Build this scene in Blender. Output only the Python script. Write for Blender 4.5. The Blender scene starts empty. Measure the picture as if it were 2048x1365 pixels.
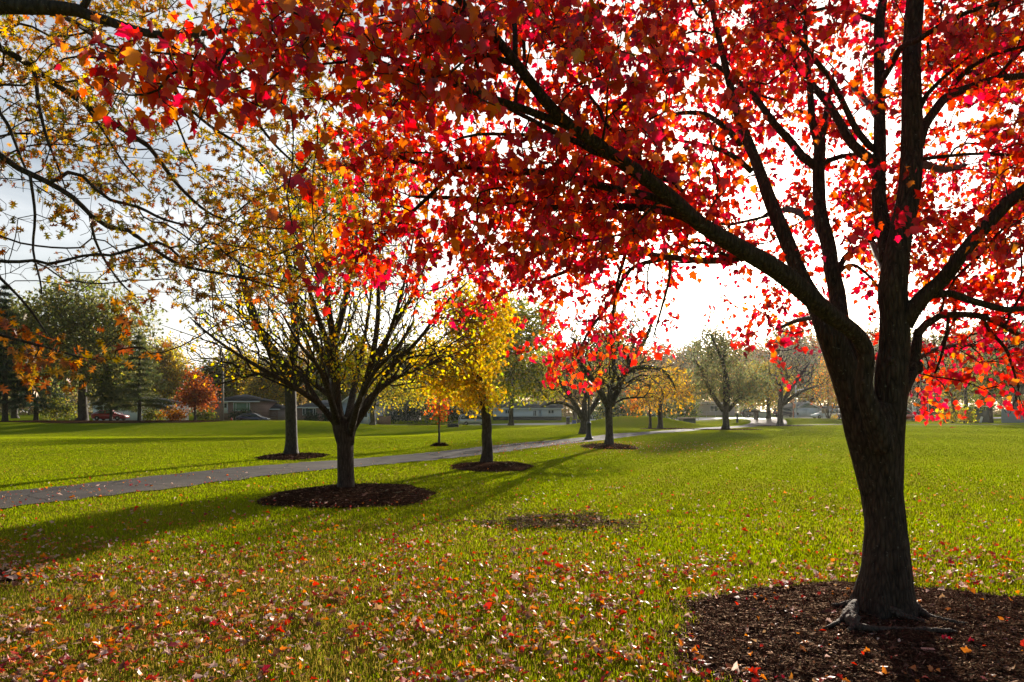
import bpy, math, random
import numpy as np
from mathutils import Vector, Matrix, noise as mnoise

random.seed(7)
rng = np.random.default_rng(11)
F, CX, HY, H = 1365.33, 1024.0, 820.0, 1.6
scn = bpy.context.scene
COL = scn.collection
R = math.radians
SUN_EL, SUN_AZ = R(14.6), R(20.0)

# ------------------------------------------------------------------ terrain
def sstep(a, b, v):
    t = np.clip((np.asarray(v, float) - a) / (b - a), 0, 1)
    return t * t * (3 - 2 * t)

def ground_z(x, y):
    x = np.asarray(x, float); y = np.asarray(y, float)
    edge = -4 + np.clip(y - 60, 0, 60) * 0.62
    w = 1 - sstep(edge - 11, edge + 6, x)
    crest = 0.15 - 0.62 * sstep(-30, -15, x)
    street = -0.55 - 0.5 * sstep(-42, -12, x)
    far = street + 0.45 * sstep(120, 134, y)
    left = -0.85 * sstep(34, 66, y)
    left = left * (1 - sstep(68, 90, y)) + crest * sstep(68, 90, y)
    left = left * (1 - sstep(92.5, 98, y)) + far * sstep(92.5, 98, y)
    z = left * w
    z = z + 0.95 * np.exp(-(((x - 12.3) / 5.2) ** 2 + ((y - 67.5) / 5.0) ** 2) ** 1.3)
    z = z + 0.55 * np.exp(-(((x - 37) / 8) ** 2 + ((y - 88) / 7) ** 2))
    z = z + 0.035 * np.sin(x * 0.35 + 1.3) * np.sin(y * 0.27) * sstep(6, 25, y)
    return z

def gz(x, y): return float(ground_z(x, y))
def P(px, py, Y): return np.array([(px - CX) / F * Y, Y, H + (HY - py) / F * Y])
def GX(px, Y): return (px - CX) / F * Y

# ------------------------------------------------------------------ materials
def new_mat(name):
    m = bpy.data.materials.new(name); m.use_nodes = True
    nt = m.node_tree; nt.nodes.clear()
    out = nt.nodes.new('ShaderNodeOutputMaterial')
    return m, nt, out

def nd(nt, t, **kw):
    n = nt.nodes.new(t)
    for k, v in kw.items():
        if k.startswith('_'): setattr(n, k[1:], v)
        else: n.inputs[k.replace('__', ' ')].default_value = v
    return n

def ramp(nt, fac, stops):
    n = nt.nodes.new('ShaderNodeValToRGB')
    el = n.color_ramp.elements
    while len(el) < len(stops): el.new(0.5)
    for e, (p, c) in zip(el, stops):
        e.position = p; e.color = (*c, 1)
    nt.links.new(fac, n.inputs[0])
    return n.outputs[0]

def plain(name, col, rough=0.6, metal=0.0, var=0.12, scale=6.0, bump=0.0, spec=0.4, coat=0.0):
    m, nt, out = new_mat(name)
    L = nt.links
    tc = nd(nt, 'ShaderNodeTexCoord')
    no = nd(nt, 'ShaderNodeTexNoise', Scale=scale, Detail=6.0)
    L.new(tc.outputs['Object'], no.inputs['Vector'])
    a = tuple(max(0, c * (1 - var * 2)) for c in col); b = tuple(min(1, c * (1 + var * 2)) for c in col)
    c = ramp(nt, no.outputs[0], [(0.3, a), (0.7, b)])
    p = nd(nt, 'ShaderNodeBsdfPrincipled', Roughness=rough, Metallic=metal)
    p.inputs['Specular IOR Level'].default_value = spec
    p.inputs['Coat Weight'].default_value = coat
    L.new(c, p.inputs['Base Color'])
    if bump:
        bm = nd(nt, 'ShaderNodeBump', Strength=bump, Distance=0.02)
        L.new(no.outputs[0], bm.inputs['Height']); L.new(bm.outputs[0], p.inputs['Normal'])
    L.new(p.outputs[0], out.inputs[0])
    return m

def leaf_mat(name, trans=0.5, boost=1.0, gloss=0.05, rough=0.4, sheen=(1, 1, 1)):
    """Thin leaf: colour from the leaf's own pigment attribute; light passes through."""
    m, nt, out = new_mat(name); L = nt.links
    at = nd(nt, 'ShaderNodeAttribute', _attribute_name='pigment')
    geo = nd(nt, 'ShaderNodeNewGeometry')
    d = nd(nt, 'ShaderNodeBsdfDiffuse'); t = nd(nt, 'ShaderNodeBsdfTranslucent')
    L.new(at.outputs['Color'], d.inputs[0])
    hs = nd(nt, 'ShaderNodeHueSaturation', Saturation=1.1, Value=boost)
    L.new(at.outputs['Color'], hs.inputs['Color']); L.new(hs.outputs[0], t.inputs[0])
    mx = nd(nt, 'ShaderNodeMixShader', Fac=trans)
    L.new(d.outputs[0], mx.inputs[1]); L.new(t.outputs[0], mx.inputs[2])
    g = nd(nt, 'ShaderNodeBsdfGlossy', Roughness=rough)
    g.inputs['Color'].default_value = (*sheen, 1)
    m2 = nd(nt, 'ShaderNodeMixShader', Fac=gloss)
    L.new(mx.outputs[0], m2.inputs[1]); L.new(g.outputs[0], m2.inputs[2])
    L.new(m2.outputs[0], out.inputs[0])
    return m

def bark_mat(name, c0, c1, zs=0.25, scale=22.0, strength=0.9, lichen=True):
    m, nt, out = new_mat(name); L = nt.links
    tc = nd(nt, 'ShaderNodeTexCoord')
    mp = nd(nt, 'ShaderNodeMapping'); mp.inputs['Scale'].default_value = (1, 1, zs)
    L.new(tc.outputs['Object'], mp.inputs[0])
    no = nd(nt, 'ShaderNodeTexNoise', Scale=scale, Detail=9.0, Roughness=0.7)
    L.new(mp.outputs[0], no.inputs['Vector'])
    vo = nd(nt, 'ShaderNodeTexVoronoi', Scale=scale * 1.3, _feature='DISTANCE_TO_EDGE')
    L.new(mp.outputs[0], vo.inputs['Vector'])
    mm = nd(nt, 'ShaderNodeMath', _operation='MULTIPLY_ADD'); mm.inputs[1].default_value = 0.9
    L.new(vo.outputs['Distance'], mm.inputs[0]); L.new(no.outputs[0], mm.inputs[2])
    c = ramp(nt, mm.outputs[0], [(0.35, c0), (0.85, c1)])
    if lichen:
        n2 = nd(nt, 'ShaderNodeTexNoise', Scale=38.0, Detail=3.0)
        L.new(tc.outputs['Object'], n2.inputs['Vector'])
        f = ramp(nt, n2.outputs[0], [(0.66, (0, 0, 0)), (0.72, (0.6, 0.6, 0.6))])
        mixc = nd(nt, 'ShaderNodeMix', _data_type='RGBA')
        L.new(f, mixc.inputs[0]); L.new(c, mixc.inputs[6]); mixc.inputs[7].default_value = (0.22, 0.21, 0.16, 1)
        c = mixc.outputs[2]
    p = nd(nt, 'ShaderNodeBsdfPrincipled', Roughness=0.85)
    p.inputs['Specular IOR Level'].default_value = 0.25
    L.new(c, p.inputs['Base Color'])
    bm = nd(nt, 'ShaderNodeBump', Strength=strength, Distance=0.05)
    L.new(mm.outputs[0], bm.inputs['Height']); L.new(bm.outputs[0], p.inputs['Normal'])
    L.new(p.outputs[0], out.inputs[0])
    return m

def lawn_mat():
    m, nt, out = new_mat('lawn'); L = nt.links
    tc = nd(nt, 'ShaderNodeTexCoord')
    n1 = nd(nt, 'ShaderNodeTexNoise', Scale=0.22, Detail=7.0, Roughness=0.6)
    n2 = nd(nt, 'ShaderNodeTexNoise', Scale=9.0, Detail=8.0, Roughness=0.75)
    n3 = nd(nt, 'ShaderNodeTexNoise', Scale=70.0, Detail=4.0, Roughness=0.7)
    for n in (n1, n2, n3): L.new(tc.outputs['Object'], n.inputs['Vector'])
    ad = nd(nt, 'ShaderNodeMath', _operation='MULTIPLY_ADD'); ad.inputs[1].default_value = 0.55
    L.new(n2.outputs[0], ad.inputs[0]); L.new(n1.outputs[0], ad.inputs[2])
    c = ramp(nt, ad.outputs[0], [(0.55, (0.150, 0.195, 0.007)), (0.78, (0.205, 0.250, 0.009)), (1.0, (0.25, 0.25, 0.018))])
    sv = nd(nt, 'ShaderNodeMapRange'); sv.inputs['From Min'].default_value = 0.3; sv.inputs['From Max'].default_value = 0.7
    sv.inputs['To Min'].default_value = 0.55; sv.inputs['To Max'].default_value = 1.35
    L.new(n3.outputs[0], sv.inputs[0])
    mu = nd(nt, 'ShaderNodeMix', _data_type='RGBA', _blend_type='MULTIPLY'); mu.inputs[0].default_value = 1
    L.new(c, mu.inputs[6]); L.new(sv.outputs[0], mu.inputs[7])
    p = nd(nt, 'ShaderNodeBsdfDiffuse', Roughness=0.9)
    L.new(mu.outputs[2], p.inputs['Color'])
    bm = nd(nt, 'ShaderNodeBump', Strength=0.7, Distance=0.05)
    L.new(n3.outputs[0], bm.inputs['Height']); L.new(bm.outputs[0], p.inputs['Normal'])
    L.new(p.outputs[0], out.inputs[0])
    return m

def path_mat():
    m, nt, out = new_mat('asphalt_path'); L = nt.links
    tc = nd(nt, 'ShaderNodeTexCoord')
    n1 = nd(nt, 'ShaderNodeTexNoise', Scale=0.6, Detail=6.0, Roughness=0.65); n2 = nd(nt, 'ShaderNodeTexNoise', Scale=60.0, Detail=4.0); n3 = nd(nt, 'ShaderNodeTexNoise', Scale=2.2, Detail=4.0)
    for n in (n1, n2, n3): L.new(tc.outputs['Object'], n.inputs['Vector'])
    c = ramp(nt, n1.outputs[0], [(0.3, (0.055, 0.048, 0.044)), (0.5, (0.078, 0.069, 0.063)), (0.72, (0.115, 0.098, 0.086))])
    g = ramp(nt, n2.outputs[0], [(0.35, (0.72, 0.72, 0.72)), (0.65, (1.25, 1.22, 1.2))])
    mu = nd(nt, 'ShaderNodeMix', _data_type='RGBA', _blend_type='MULTIPLY'); mu.inputs[0].default_value = 1
    L.new(c, mu.inputs[6]); L.new(g, mu.inputs[7])
    wv = nd(nt, 'ShaderNodeMix', _data_type='RGBA'); wv.inputs[0].default_value = 0.25
    L.new(tc.outputs['Object'], wv.inputs[6]); L.new(n3.outputs[1], wv.inputs[7])
    vo = nd(nt, 'ShaderNodeTexVoronoi', Scale=0.55, _feature='DISTANCE_TO_EDGE'); L.new(wv.outputs[2], vo.inputs['Vector'])
    k = ramp(nt, vo.outputs['Distance'], [(0.0, (0.25, 0.25, 0.25)), (0.012, (1, 1, 1))])
    m2 = nd(nt, 'ShaderNodeMix', _data_type='RGBA', _blend_type='MULTIPLY'); m2.inputs[0].default_value = 1
    L.new(mu.outputs[2], m2.inputs[6]); L.new(k, m2.inputs[7])
    p = nd(nt, 'ShaderNodeBsdfPrincipled', Roughness=0.95); p.inputs['Specular IOR Level'].default_value = 0.05
    L.new(m2.outputs[2], p.inputs['Base Color'])
    bm = nd(nt, 'ShaderNodeBump', Strength=0.5, Distance=0.01); L.new(n2.outputs[0], bm.inputs['Height']); L.new(bm.outputs[0], p.inputs['Normal'])
    L.new(p.outputs[0], out.inputs[0])
    return m

def brick_mat():
    m, nt, out = new_mat('brick'); L = nt.links
    tc = nd(nt, 'ShaderNodeTexCoord')
    b = nd(nt, 'ShaderNodeTexBrick', Scale=4.0)
    b.inputs['Color1'].default_value = (0.20, 0.085, 0.055, 1); b.inputs['Color2'].default_value = (0.30, 0.17, 0.12, 1)
    b.inputs['Mortar'].default_value = (0.34, 0.30, 0.26, 1)
    mp = nd(nt, 'ShaderNodeMapping'); mp.inputs['Rotation'].default_value = (R(90), 0, 0)
    L.new(tc.outputs['Object'], mp.inputs[0]); L.new(mp.outputs[0], b.inputs['Vector'])
    p = nd(nt, 'ShaderNodeBsdfPrincipled', Roughness=0.9)
    L.new(b.outputs[0], p.inputs['Base Color']); L.new(p.outputs[0], out.inputs[0])
    return m

def siding_mat(name, col):
    m, nt, out = new_mat(name); L = nt.links
    tc = nd(nt, 'ShaderNodeTexCoord')
    w = nd(nt, 'ShaderNodeTexWave', Scale=1.6, _bands_direction='Z', _wave_profile='SAW')
    L.new(tc.outputs['Object'], w.inputs['Vector'])
    c = ramp(nt, w.outputs[0], [(0.0, tuple(x * 0.6 for x in col)), (0.12, col)])
    p = nd(nt, 'ShaderNodeBsdfPrincipled', Roughness=0.6)
    L.new(c, p.inputs['Base Color']); L.new(p.outputs[0], out.inputs[0])
    return m

M = {}
M['lawn'] = lawn_mat()
M['maple_leaf'] = leaf_mat('maple_leaf', 0.64, 1.3, 0.03, 0.4)
M['oak_leaf'] = leaf_mat('oak_leaf', 0.55, 1.1, 0.04, 0.45)
M['leaf'] = leaf_mat('tree_leaf', 0.6, 1.3, 0.02, 0.5)
M['needle'] = leaf_mat('pine_needle', 0.4, 1.2, 0.03, 0.5)
M['blade'] = leaf_mat('grass_blade', 0.55, 1.15, 0.006, 0.5, (.8, 1, .3))
M['litter'] = leaf_mat('fallen_leaf', 0.35, 1.1, 0.035, 0.4)
M['chip'] = leaf_mat('wood_chip', 0.0, 1.0, 0.005, 0.35, (1, .7, .5))
M['maple_bark'] = bark_mat('maple_bark', (0.011, 0.007, 0.0045), (0.090, 0.061, 0.042), 0.20, 30, 1.0)
M['root_bark_lit'] = bark_mat('root_bark_lit', (0.035, 0.023, 0.016), (0.16, 0.115, 0.085), 0.6, 30)  # maple bark lightened: sunlight falling on the roots is put into the colour
M['oak_bark'] = bark_mat('oak_bark', (0.014, 0.011, 0.008), (0.07, 0.058, 0.046), 0.3, 14)
M['pear_bark'] = bark_mat('pear_bark', (0.02, 0.013, 0.01), (0.085, 0.06, 0.045), 0.2, 20)
M['far_bark'] = bark_mat('grey_bark', (0.022, 0.017, 0.013), (0.08, 0.066, 0.052), 0.3, 8, 0.5, False)
M['mulch'] = plain('mulch', (0.036, 0.018, 0.011), 0.95, var=0.35, scale=40, bump=1.0, spec=0.0)
M['soil'] = plain('soil', (0.10, 0.075, 0.045), 0.95, var=0.35, scale=18, bump=1.0, spec=0.2)
M['asphalt'] = plain('asphalt_path', (0.080, 0.071, 0.066), 0.95, var=0.14, scale=40, bump=0.35, spec=0.05)
M['road'] = plain('road_asphalt', (0.12, 0.12, 0.12), 0.42, var=0.1, scale=3, bump=0.1, spec=0.6)
M['concrete'] = plain('concrete', (0.15, 0.115, 0.095), 0.95, var=0.1, scale=5, bump=0.2, spec=0.08)
M['brick'] = brick_mat(); M['asphalt'] = path_mat()
M['roof'] = plain('dark_shingle', (0.045, 0.042, 0.042), 0.85, var=0.25, scale=5, bump=0.4)
M['roof_grey'] = plain('grey_shingle', (0.13, 0.125, 0.12), 0.85, var=0.2, scale=5, bump=0.4)
M['white'] = plain('white_paint', (0.78, 0.78, 0.76), 0.5, var=0.03)
M['white_siding'] = siding_mat('white_siding', (0.74, 0.75, 0.74))
M['blue_siding'] = siding_mat('blue_grey_siding', (0.42, 0.48, 0.56))
M['green_siding'] = siding_mat('green_siding', (0.06, 0.15, 0.11))
M['grey_panel'] = siding_mat('grey_panel', (0.30, 0.33, 0.37))
M['beige'] = plain('beige_wall', (0.40, 0.36, 0.31), 0.8)
M['glass'] = plain('window_glass', (0.05, 0.07, 0.07), 0.12, var=0.2, scale=1, spec=0.7)
M['drape'] = plain('green_curtain', (0.20, 0.30, 0.21), 0.7, var=0.1, scale=8)
M['black'] = plain('black_metal', (0.012, 0.012, 0.012), 0.45, var=0.1, spec=0.5)
M['steel'] = plain('galvanised_steel', (0.45, 0.46, 0.48), 0.4, 0.7, var=0.08)
M['wood'] = plain('weathered_wood', (0.24, 0.20, 0.16), 0.85, var=0.2, scale=8, bump=0.3)
M['rubber'] = plain('tyre_rubber', (0.015, 0.015, 0.015), 0.8, var=0.05)
M['car_red'] = plain('red_car_paint', (0.32, 0.012, 0.02), 0.3, 0.2, var=0.03, coat=0.8)
M['car_blue'] = plain('dark_blue_car_paint', (0.02, 0.025, 0.05), 0.25, 0.3, var=0.03, coat=1.0)
M['car_silver'] = plain('silver_car_paint', (0.48, 0.48, 0.48), 0.3, 0.6, var=0.03, coat=0.8)
M['car_white'] = plain('white_car_paint', (0.78, 0.78, 0.78), 0.3, 0.0, var=0.02, coat=0.8)
M['car_black'] = plain('charcoal_car_paint', (0.025, 0.026, 0.03), 0.3, 0.3, var=0.02, coat=0.8)
M['lamp_red'] = plain('red_lens', (0.55, 0.02, 0.02), 0.25, var=0.02)
M['lamp_clear'] = plain('clear_lens', (0.75, 0.75, 0.72), 0.15, var=0.02)
M['red'] = plain('red_paint', (0.5, 0.04, 0.04), 0.5, var=0.05)
M['orange'] = plain('orange_paint', (0.55, 0.20, 0.10), 0.5, var=0.06)
M['pink'] = plain('faded_red_paint', (0.42, 0.20, 0.20), 0.6, var=0.06)
M['blue'] = plain('blue_plastic', (0.03, 0.06, 0.32), 0.45, var=0.05)
M['dark_green'] = plain('dark_green_paint', (0.035, 0.045, 0.04), 0.6, var=0.1)
M['fence_wood'] = plain('cedar_board', (0.36, 0.20, 0.11), 0.85, var=0.15)
M['lens_glass'] = plain('frosted_glass', (0.7, 0.7, 0.65), 0.3, var=0.03)

# ------------------------------------------------------------------ object helpers
def link(name, me, mat=None, parent=None):
    o = bpy.data.objects.new(name, me); COL.objects.link(o)
    if parent is not None: o.parent = parent
    if mat is not None and me is not None and len(me.materials) == 0: me.materials.append(mat)
    return o

def tag(o, label=None, cat=None, group=None, kind=None):
    if label: o['label'] = label
    if cat: o['category'] = cat
    if group: o['group'] = group
    if kind: o['kind'] = kind
    return o

def thing(name, label, cat, loc=(0, 0, 0), rz=0.0, group=None):
    o = bpy.data.objects.new(name, None); COL.objects.link(o)
    o.location = tuple(float(v) for v in loc); o.rotation_euler = (0, 0, rz)
    o.empty_display_size = 0.3
    return tag(o, label, cat, group)

def raw_mesh(name, verts, tris=None, quads=None, col=None, smooth=False):
    verts = np.asarray(verts, np.float32).reshape(-1, 3)
    me = bpy.data.meshes.new(name)
    me.vertices.add(len(verts)); me.vertices.foreach_set('co', verts.ravel())
    nt = 0 if tris is None else len(tris); nq = 0 if quads is None else len(quads)
    parts, starts = [], []
    if nt: parts.append(np.asarray(tris, np.int32).ravel()); starts.append(np.arange(nt, dtype=np.int32) * 3)
    if nq: parts.append(np.asarray(quads, np.int32).ravel()); starts.append(np.arange(nq, dtype=np.int32) * 4 + nt * 3)
    li = np.concatenate(parts)
    me.loops.add(len(li)); me.loops.foreach_set('vertex_index', li)
    me.polygons.add(nt + nq); me.polygons.foreach_set('loop_start', np.concatenate(starts))
    if smooth: me.polygons.foreach_set('use_smooth', np.ones(nt + nq, bool))
    if col is not None:
        a = me.attributes.new('pigment', 'FLOAT_COLOR', 'POINT')
        c = np.ones((len(verts), 4), np.float32); c[:, :3] = col
        a.data.foreach_set('color', c.ravel())
    me.update(calc_edges=True); me.validate()
    return me

class MB:
    """collects boxes, bars, lathes and sheets into ONE mesh"""
    def __init__(s): s.v = []; s.t = []; s.q = []; s.n = 0
    def add(s, v, q=(), t=()):
        v = np.asarray(v, float).reshape(-1, 3)
        s.v.append(v)
        if len(q): s.q.append(np.asarray(q) + s.n)
        if len(t): s.t.append(np.asarray(t) + s.n)
        s.n += len(v); return s
    def box(s, x0, y0, z0, x1, y1, z1):
        v = [(x, y, z) for z in (z0, z1) for y in (y0, y1) for x in (x0, x1)]
        return s.add(v, [(0, 2, 3, 1), (4, 5, 7, 6), (0, 1, 5, 4), (2, 6, 7, 3), (0, 4, 6, 2), (1, 3, 7, 5)])
    def lathe(s, prof, n=16, c=(0, 0, 0), axis='z'):
        a = np.linspace(0, 2 * math.pi, n, endpoint=False); v = []
        for r, h in prof:
            for t in a:
                p = (r * math.cos(t), r * math.sin(t), h)
                if axis == 'y': p = (p[0], p[2], p[1])
                if axis == 'x': p = (p[2], p[0], p[1])
                v.append(np.add(p, c))
        q = [(i * n + j, i * n + (j + 1) % n, (i + 1) * n + (j + 1) % n, (i + 1) * n + j) for i in range(len(prof) - 1) for j in range(n)]
        k = len(v); v.append(np.mean(v[:n], 0)); v.append(np.mean(v[k - n:k], 0))
        t = [(k, (j + 1) % n, j) for j in range(n)] + [(k + 1, k - n + j, k - n + (j + 1) % n) for j in range(n)]
        return s.add(v, q, t)
    def bar(s, a, b, r, n=8, r2=None):
        pts = np.array([a, b], float)
        v, q, t = sweep(pts, np.array([r, r if r2 is None else r2]), n)
        return s.add(v, q, t)
    def prism(s, poly, y0, y1):
        """polygon in XZ, extruded along Y"""
        n = len(poly)
        v = [(x, y0, z) for x, z in poly] + [(x, y1, z) for x, z in poly]
        q = [(i, (i + 1) % n, (i + 1) % n + n, i + n) for i in range(n)]
        v += [(np.mean([p[0] for p in poly]), y0, np.mean([p[1] for p in poly])), (np.mean([p[0] for p in poly]), y1, np.mean([p[1] for p in poly]))]
        t = [(2 * n, (i + 1) % n, i) for i in range(n)] + [(2 * n + 1, i + n, (i + 1) % n + n) for i in range(n)]
        return s.add(v, q, t)
    def build(s, name, mat, parent=None, smooth=False, bevel=0.0):
        me = raw_mesh(name, np.concatenate(s.v), np.concatenate(s.t) if s.t else None, np.concatenate(s.q) if s.q else None, None, smooth)
        o = link(name, me, mat, parent)
        if bevel:
            b = o.modifiers.new('bevel', 'BEVEL'); b.width = bevel; b.segments = 2; b.limit_method = 'ANGLE'
        return o

# ------------------------------------------------------------------ branches
def unit(a):
    a = np.asarray(a, float)
    return a / np.maximum(np.linalg.norm(a, axis=-1, keepdims=True), 1e-9)

def sweep(pts, rad, n=8, ridge=None):
    pts = np.asarray(pts, float); k = len(pts)
    tang = np.gradient(pts, axis=0); tang = unit(tang)
    u = np.cross(tang[0], (0.3, 1, 0.1) if abs(tang[0][1]) < 0.8 else (1, 0, 0.1)); u = unit(u)
    ang = np.linspace(0, 2 * math.pi, n, endpoint=False)
    V = np.zeros((k, n, 3))
    s = 0.0
    for i in range(k):
        u = unit(u - tang[i] * np.dot(u, tang[i])); w = np.cross(tang[i], u)
        rr = np.full(n, rad[i])
        if ridge is not None: rr = ridge(i, ang, rad[i], pts[i])
        V[i] = pts[i] + np.outer(np.cos(ang) * rr, u) + np.outer(np.sin(ang) * rr, w)
    idx = np.arange(k * n).reshape(k, n)
    a = idx[:-1]; b = idx[1:]
    q = np.stack([a, np.roll(a, -1, 1), np.roll(b, -1, 1), b], -1).reshape(-1, 4)
    v = np.concatenate([V.reshape(-1, 3), pts[:1], pts[-1:] + tang[-1:] * rad[-1] * 0.6])
    c0, c1 = k * n, k * n + 1
    j = np.arange(n)
    t = np.concatenate([np.stack([np.full(n, c0), (j + 1) % n, j], -1), np.stack([np.full(n, c1), idx[-1], np.roll(idx[-1], -1)], -1)])
    return v, q, t

def catmull(pts, step):
    """smooth resample of (k,4) points [x,y,z,r]"""
    p = np.asarray(pts, float)
    if len(p) < 2: return p
    ext = np.vstack([2 * p[0] - p[1], p, 2 * p[-1] - p[-2]]); ext[:, 3] = np.maximum(ext[:, 3], 0.001)
    out = []
    for i in range(1, len(ext) - 2):
        p0, p1, p2, p3 = ext[i - 1:i + 3]
        m = max(1, int(np.linalg.norm(p2[:3] - p1[:3]) / step))
        for t in np.arange(m) / m:
            out.append(0.5 * (2 * p1 + (p2 - p0) * t + (2 * p0 - 5 * p1 + 4 * p2 - p3) * t * t + (3 * p1 - p0 - 3 * p2 + p3) * t ** 3))
    out.append(p[-1]); out = np.array(out); out[:, 3] = np.maximum(out[:, 3], 0.001)
    return out

class Skel:
    def __init__(s, cap=60000):
        s.pos = np.zeros((cap, 3)); s.par = np.full(cap, -1); s.pl = np.zeros(cap); s.fix = np.zeros(cap); s.ok = np.zeros(cap, bool); s.n = 0
        s.limbs = []
    def node(s, p, par, fix=0.0, ok=True):
        i = s.n; s.pos[i] = p; s.par[i] = par; s.fix[i] = fix; s.ok[i] = ok
        s.pl[i] = 0 if par < 0 else s.pl[par] + np.linalg.norm(p - s.pos[par]); s.n += 1
        return i
    def limb(s, pts, step=0.15, okfrom=0.0, tip=True):
        """pts: (k,4) xyz r; joins the nearest node already there"""
        c = catmull(pts, step); c[-1, 3] *= 0.35
        par = -1
        if s.n: par = int(np.argmin(np.linalg.norm(s.pos[:s.n] - c[0, :3], axis=1)))
        s.limbs.append(c)
        m = len(c)
        for i, p in enumerate(c):
            par = s.node(p[:3], par, p[3], i / m >= okfrom)
    def grow(s, T, bf=0.3, step=0.22, droop=0.0, wob=0.10):
        T = np.asarray(T, float)
        base = s.pos[:s.n][s.ok[:s.n]]
        d0 = np.array([np.min(np.sum((base - t) ** 2, 1)) for t in T])
        ends = np.zeros(len(T), int); last = np.zeros((len(T), 3))
        for k in np.argsort(d0):
            t = T[k]; n = s.n
            d = np.sqrt(np.sum((s.pos[:n] - t) ** 2, 1))
            cost = d + bf * s.pl[:n] + (~s.ok[:n]) * 1e6
            j = int(np.argmin(cost)); a = s.pos[j]; L = d[j]
            pd = a - s.pos[s.par[j]] if s.par[j] >= 0 else np.array([0, 0, 1.0])
            pd = pd / max(np.linalg.norm(pd), 1e-6)
            dirn = (t - a) / max(L, 1e-6)
            c = a + (pd * 0.5 + dirn * 0.5) * L * 0.5 + rng.normal(0, wob, 3) * L + np.array([0, 0, droop * L])
            m = max(2, int(L / step)); par = j
            if s.n + m + 2 >= len(s.pos): break
            for q in np.arange(1, m + 1) / m:
                par = s.node((1 - q) ** 2 * a + 2 * q * (1 - q) * c + q * q * t, par)
            ends[k] = par; last[k] = unit(t - c)
        return ends, last
    def radii(s, r0, p=2.3, cap=None):
        n = s.n; acc = np.zeros(n); r = np.zeros(n)
        for i in range(n - 1, -1, -1):
            r[i] = acc[i] ** (1 / p) if acc[i] > 0 else r0
            if cap is not None: r[i] = min(r[i], cap)
            if s.par[i] >= 0: acc[s.par[i]] += r[i] ** p
        return r
    def twig_mesh(s, name, r, sides=4):
        n = s.n
        e = np.nonzero((s.par[:n] >= 0) & (s.fix[:n] == 0))[0]
        if len(e) == 0: return None
        p = s.par[e]; A = s.pos[p]; B = s.pos[e]
        dE = unit(B - A)
        nd_ = np.zeros((n, 3)); nd_[e] = dE
        # direction at child's end: average with its thickest child
        best = np.full(n, -1); br = np.zeros(n)
        for i in e:
            q = s.par[i]
            if r[i] > br[q]: br[q] = r[i]; best[q] = i
        dB = dE.copy()
        has = best[e] >= 0
        dB[has] = unit(dE[has] + nd_[best[e[has]]])
        dA = dE.copy()
        main = (best[p] == e) & (s.fix[p] == 0)
        dA[main] = unit(dE[main] + nd_[p[main]])
        rA = np.where(main, r[p], np.minimum(r[e] * 1.15, r[p])); rB = r[e]
        ang = np.linspace(0, 2 * math.pi, sides, endpoint=False)
        def ring(C, D, rr):
            ref = np.where(np.abs(D[:, 2:3]) > 0.9, np.array([[1.0, 0, 0]]), np.array([[0, 0, 1.0]]))
            u = unit(np.cross(D, ref)); w = np.cross(D, u)
            return C[:, None] + rr[:, None, None] * (np.cos(ang)[None, :, None] * u[:, None] + np.sin(ang)[None, :, None] * w[:, None])
        V = np.concatenate([ring(A, dA, rA), ring(B, dB, rB)], 1)
        k = len(e); base = (np.arange(k) * 2 * sides)[:, None]
        j = np.arange(sides); jn = (j + 1) % sides
        q = np.stack([base + j, base + jn, base + sides + jn, base + sides + j], -1).reshape(-1, 4)
        return raw_mesh(name, V.reshape(-1, 3), None, q, None, True)

# ------------------------------------------------------------------ leaves
def fan(half, mid, fold, droop):
    """leaf from a half outline (x>=0, y along midrib); mid = midrib y the fan starts from"""
    v = [(0, mid)] + list(half); nh = len(v)
    right = [(x, y) for x, y in v]; left = [(-x, y) for x, y in v[1:]]
    pts = right + left
    V = np.array([(x, y, fold * abs(x) - droop * y * y) for x, y in pts])
    T = [(0, i, i + 1) for i in range(1, nh - 1)]
    off = nh - 1
    T += [(0, i + 1 + off, i + off) for i in range(1, nh - 1)]
    return V, np.array(T)

def with_stem(VT, L=0.55, w=0.012):
    V, T = VT; n = len(V)
    return np.vstack([V, [(-w, 0.02, 0), (w, 0.02, 0), (0, -L, 0.12)]]), np.vstack([T, [(n, n + 2, n + 1)]])

MAPLE = [with_stem(fan([(0, 0), (0.20, -0.04), (0.38, 0.08), (0.33, 0.24), (0.55, 0.47), (0.43, 0.53), (0.29, 0.55), (0.26, 0.72), (0, 1.05)], 0.28, f, d))
         for f, d in ((0.25, 0.22), (-0.25, 0.3), (0.55, 0.1), (0.1, 0.5))]
OAK = [with_stem(fan([(0, 0), (0.05, 0.12), (0.30, 0.08), (0.08, 0.30), (0.45, 0.42), (0.09, 0.52), (0.36, 0.80), (0.07, 0.74), (0, 1.0)], 0.35, f, d), 0.35, 0.012)
       for f, d in ((0.2, 0.15), (-0.3, 0.3), (0.6, 0.05))]
OVAL = [fan([(0, 0), (0.26, 0.25), (0.30, 0.55), (0, 1)], 0.4, f, d) for f, d in ((0.3, 0.2), (-0.3, 0.3))]
SLIM = [fan([(0, 0), (0.14, 0.4), (0, 1)], 0.4, 0.3, 0.25)]
CLUMP = []
for _s in range(4):
    _r = np.random.default_rng(_s); vv, tt = [], []
    for _k in range(7):
        c = _r.normal(0, 0.38, 3); a = unit(_r.normal(0, 1, 3)); b = unit(np.cross(a, _r.normal(0, 1, 3))); l = _r.uniform(0.28, 0.5)
        n0 = len(vv); vv += [c - a * l, c + b * l * 0.42, c + a * l, c - b * l * 0.42]; tt += [(n0, n0 + 1, n0 + 2), (n0, n0 + 2, n0 + 3)]
    CLUMP.append((np.array(vv), np.array(tt)))
NEEDLE = []
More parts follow.
